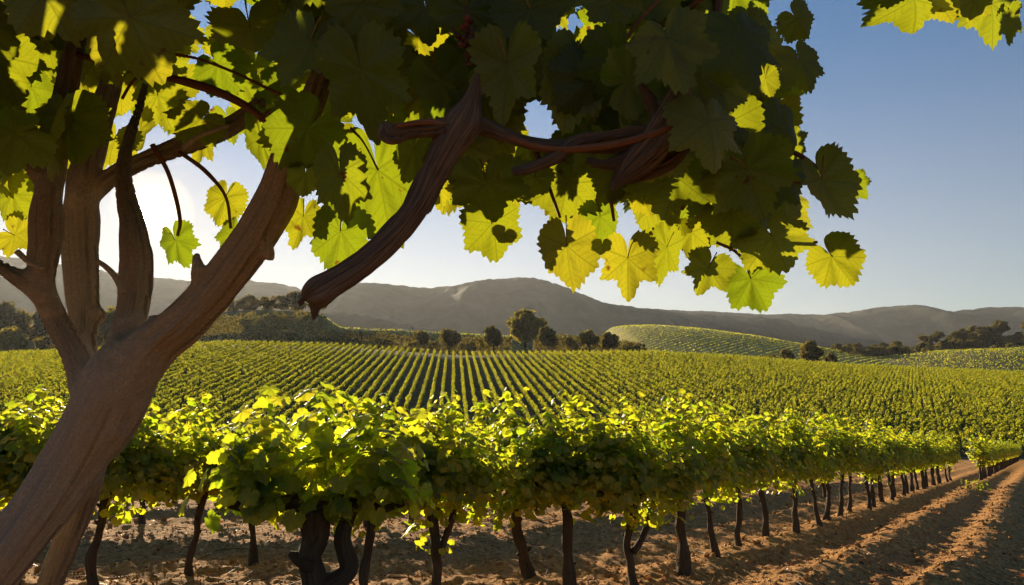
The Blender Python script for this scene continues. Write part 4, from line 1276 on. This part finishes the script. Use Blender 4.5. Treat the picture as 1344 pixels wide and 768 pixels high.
def straw():
    rs = np.random.RandomState(10); mb = MB()
    n = 14000
    y = 4.5 + 30 * rs.rand(n) ** 1.5; x = rs.uniform(-.70, .70, n) * y
    g = vnoise(xyz(x * .6, y * .6), 4) > -.15; x, y = x[g], y[g]; n = len(x)
    z = terrain(x, y)
    bl = (np.array([(-.03, 0, 0), (.03, 0, 0), (.02, .5, .12), (-.02, .5, .12), (0, 1, .1)]), np.zeros((5, 2)), np.array([(3, 2, 4)]), np.array([(0, 1, 2, 3)]))
    a = rs.uniform(0, 6.28, n); el = rs.uniform(-.1, .9, n) ** 1.0
    yv = np.stack([np.cos(a) * np.cos(el), np.sin(a) * np.cos(el), np.sin(el)], 1)
    xv = np.stack([-np.sin(a), np.cos(a), 0 * a], 1)
    rot = np.stack([xv, yv, np.cross(xv, yv)], 2)
    scatter(mb, bl, np.stack([x, y, z], 1), rot, rs.uniform(.05, .14, n))
    return tag(mb.build('dry_straw', M_STRAW, None, False), 'dry straw and stubble littering the soil between the vines', 'straw', kind='stuff')


def litter():
    rs = np.random.RandomState(12); mb = MB(); n = 900
    y = 4.6 + 22 * rs.rand(n) ** 1.6; x = rs.uniform(-.70, .70, n) * y; z = terrain(x, y)
    rot = frames(rs.normal(size=(n, 3)) * .5 + np.array([0, 0, 1]), rs.normal(size=(n, 3)), rs)
    scatter(mb, SMALL[1], np.stack([x, y, z + .015], 1), rot, rs.uniform(.018, .045, n))
    for _ in range(160):
        yy = 4.6 + 14 * rs.rand() ** 1.4; xx = rs.uniform(-.68, .68) * yy; zz = tz(xx, yy); a = rs.uniform(0, 6.28); L = rs.uniform(.08, .28)
        c, s_ = math.cos(a) * L, math.sin(a) * L
        tube(mb, [(xx - c, yy - s_, tz(xx - c, yy - s_) + .01), (xx + rs.uniform(-.02, .02), yy, zz + .025), (xx + c, yy + s_, tz(xx + c, yy + s_) + .01)], [.003, .005, .002], 5, 4)
    return tag(mb.build('leaf_litter', M_DRY), 'dry brown leaves and prunings scattered on the soil', 'litter', kind='stuff')


clods(); straw(); litter()


def weed(px, py, size, label, seed):
    rs = np.random.RandomState(seed); p = at_z(px, py); mb = MB()
    t = thing('weed', (p[0], p[1], tz(p[0], p[1])), label, 'weed', 'weeds on the bare soil')
    n = 60; a = rs.uniform(0, 6.28, n); r = rs.rand(n) ** .5 * size
    P = np.stack([np.cos(a) * r, np.sin(a) * r, rs.uniform(.1, .8, n) * size], 1)
    rot = frames(P + np.array([0, 0, .1]), P + rs.normal(size=P.shape) * .1, rs)
    scatter(mb, DIAMOND, P, rot, rs.uniform(.15, .3, n) * size)
    mb.build('foliage', M_WEED, t, False)


weed(1282, 640, .45, 'small yellow-green weed by the far end of the front row', 1)
weed(628, 735, .10, 'tiny green weed on the bare soil near the bent-footed vine', 2)

# ------------------------------------------------------------------ the air
def haze():
    mb = MB()
    x0, x1, y0, y1, z0, z1 = -4200, 4600, -300, 5200, -8, 760
    v = [(x, y, z) for x in (x0, x1) for y in (y0, y1) for z in (z0, z1)]
    mb.add(v, None, None, [(0, 1, 3, 2), (4, 6, 7, 5), (0, 4, 5, 1), (2, 3, 7, 6), (0, 2, 6, 4), (1, 5, 7, 3)])
    m, t, N, Lk = material('haze')
    pv = nd(N, 'ShaderNodeVolumePrincipled'); pv.inputs['Density'].default_value = 0.000038
    pv.inputs['Color'].default_value = (0.88, 0.90, 0.92, 1); pv.inputs['Anisotropy'].default_value = 0.4
    out = nd(N, 'ShaderNodeOutputMaterial'); Lk.new(pv.outputs[0], out.inputs['Volume'])
    return tag(mb.build('haze', m, None, False), kind='stuff')


HAZE = True
if HAZE: haze()
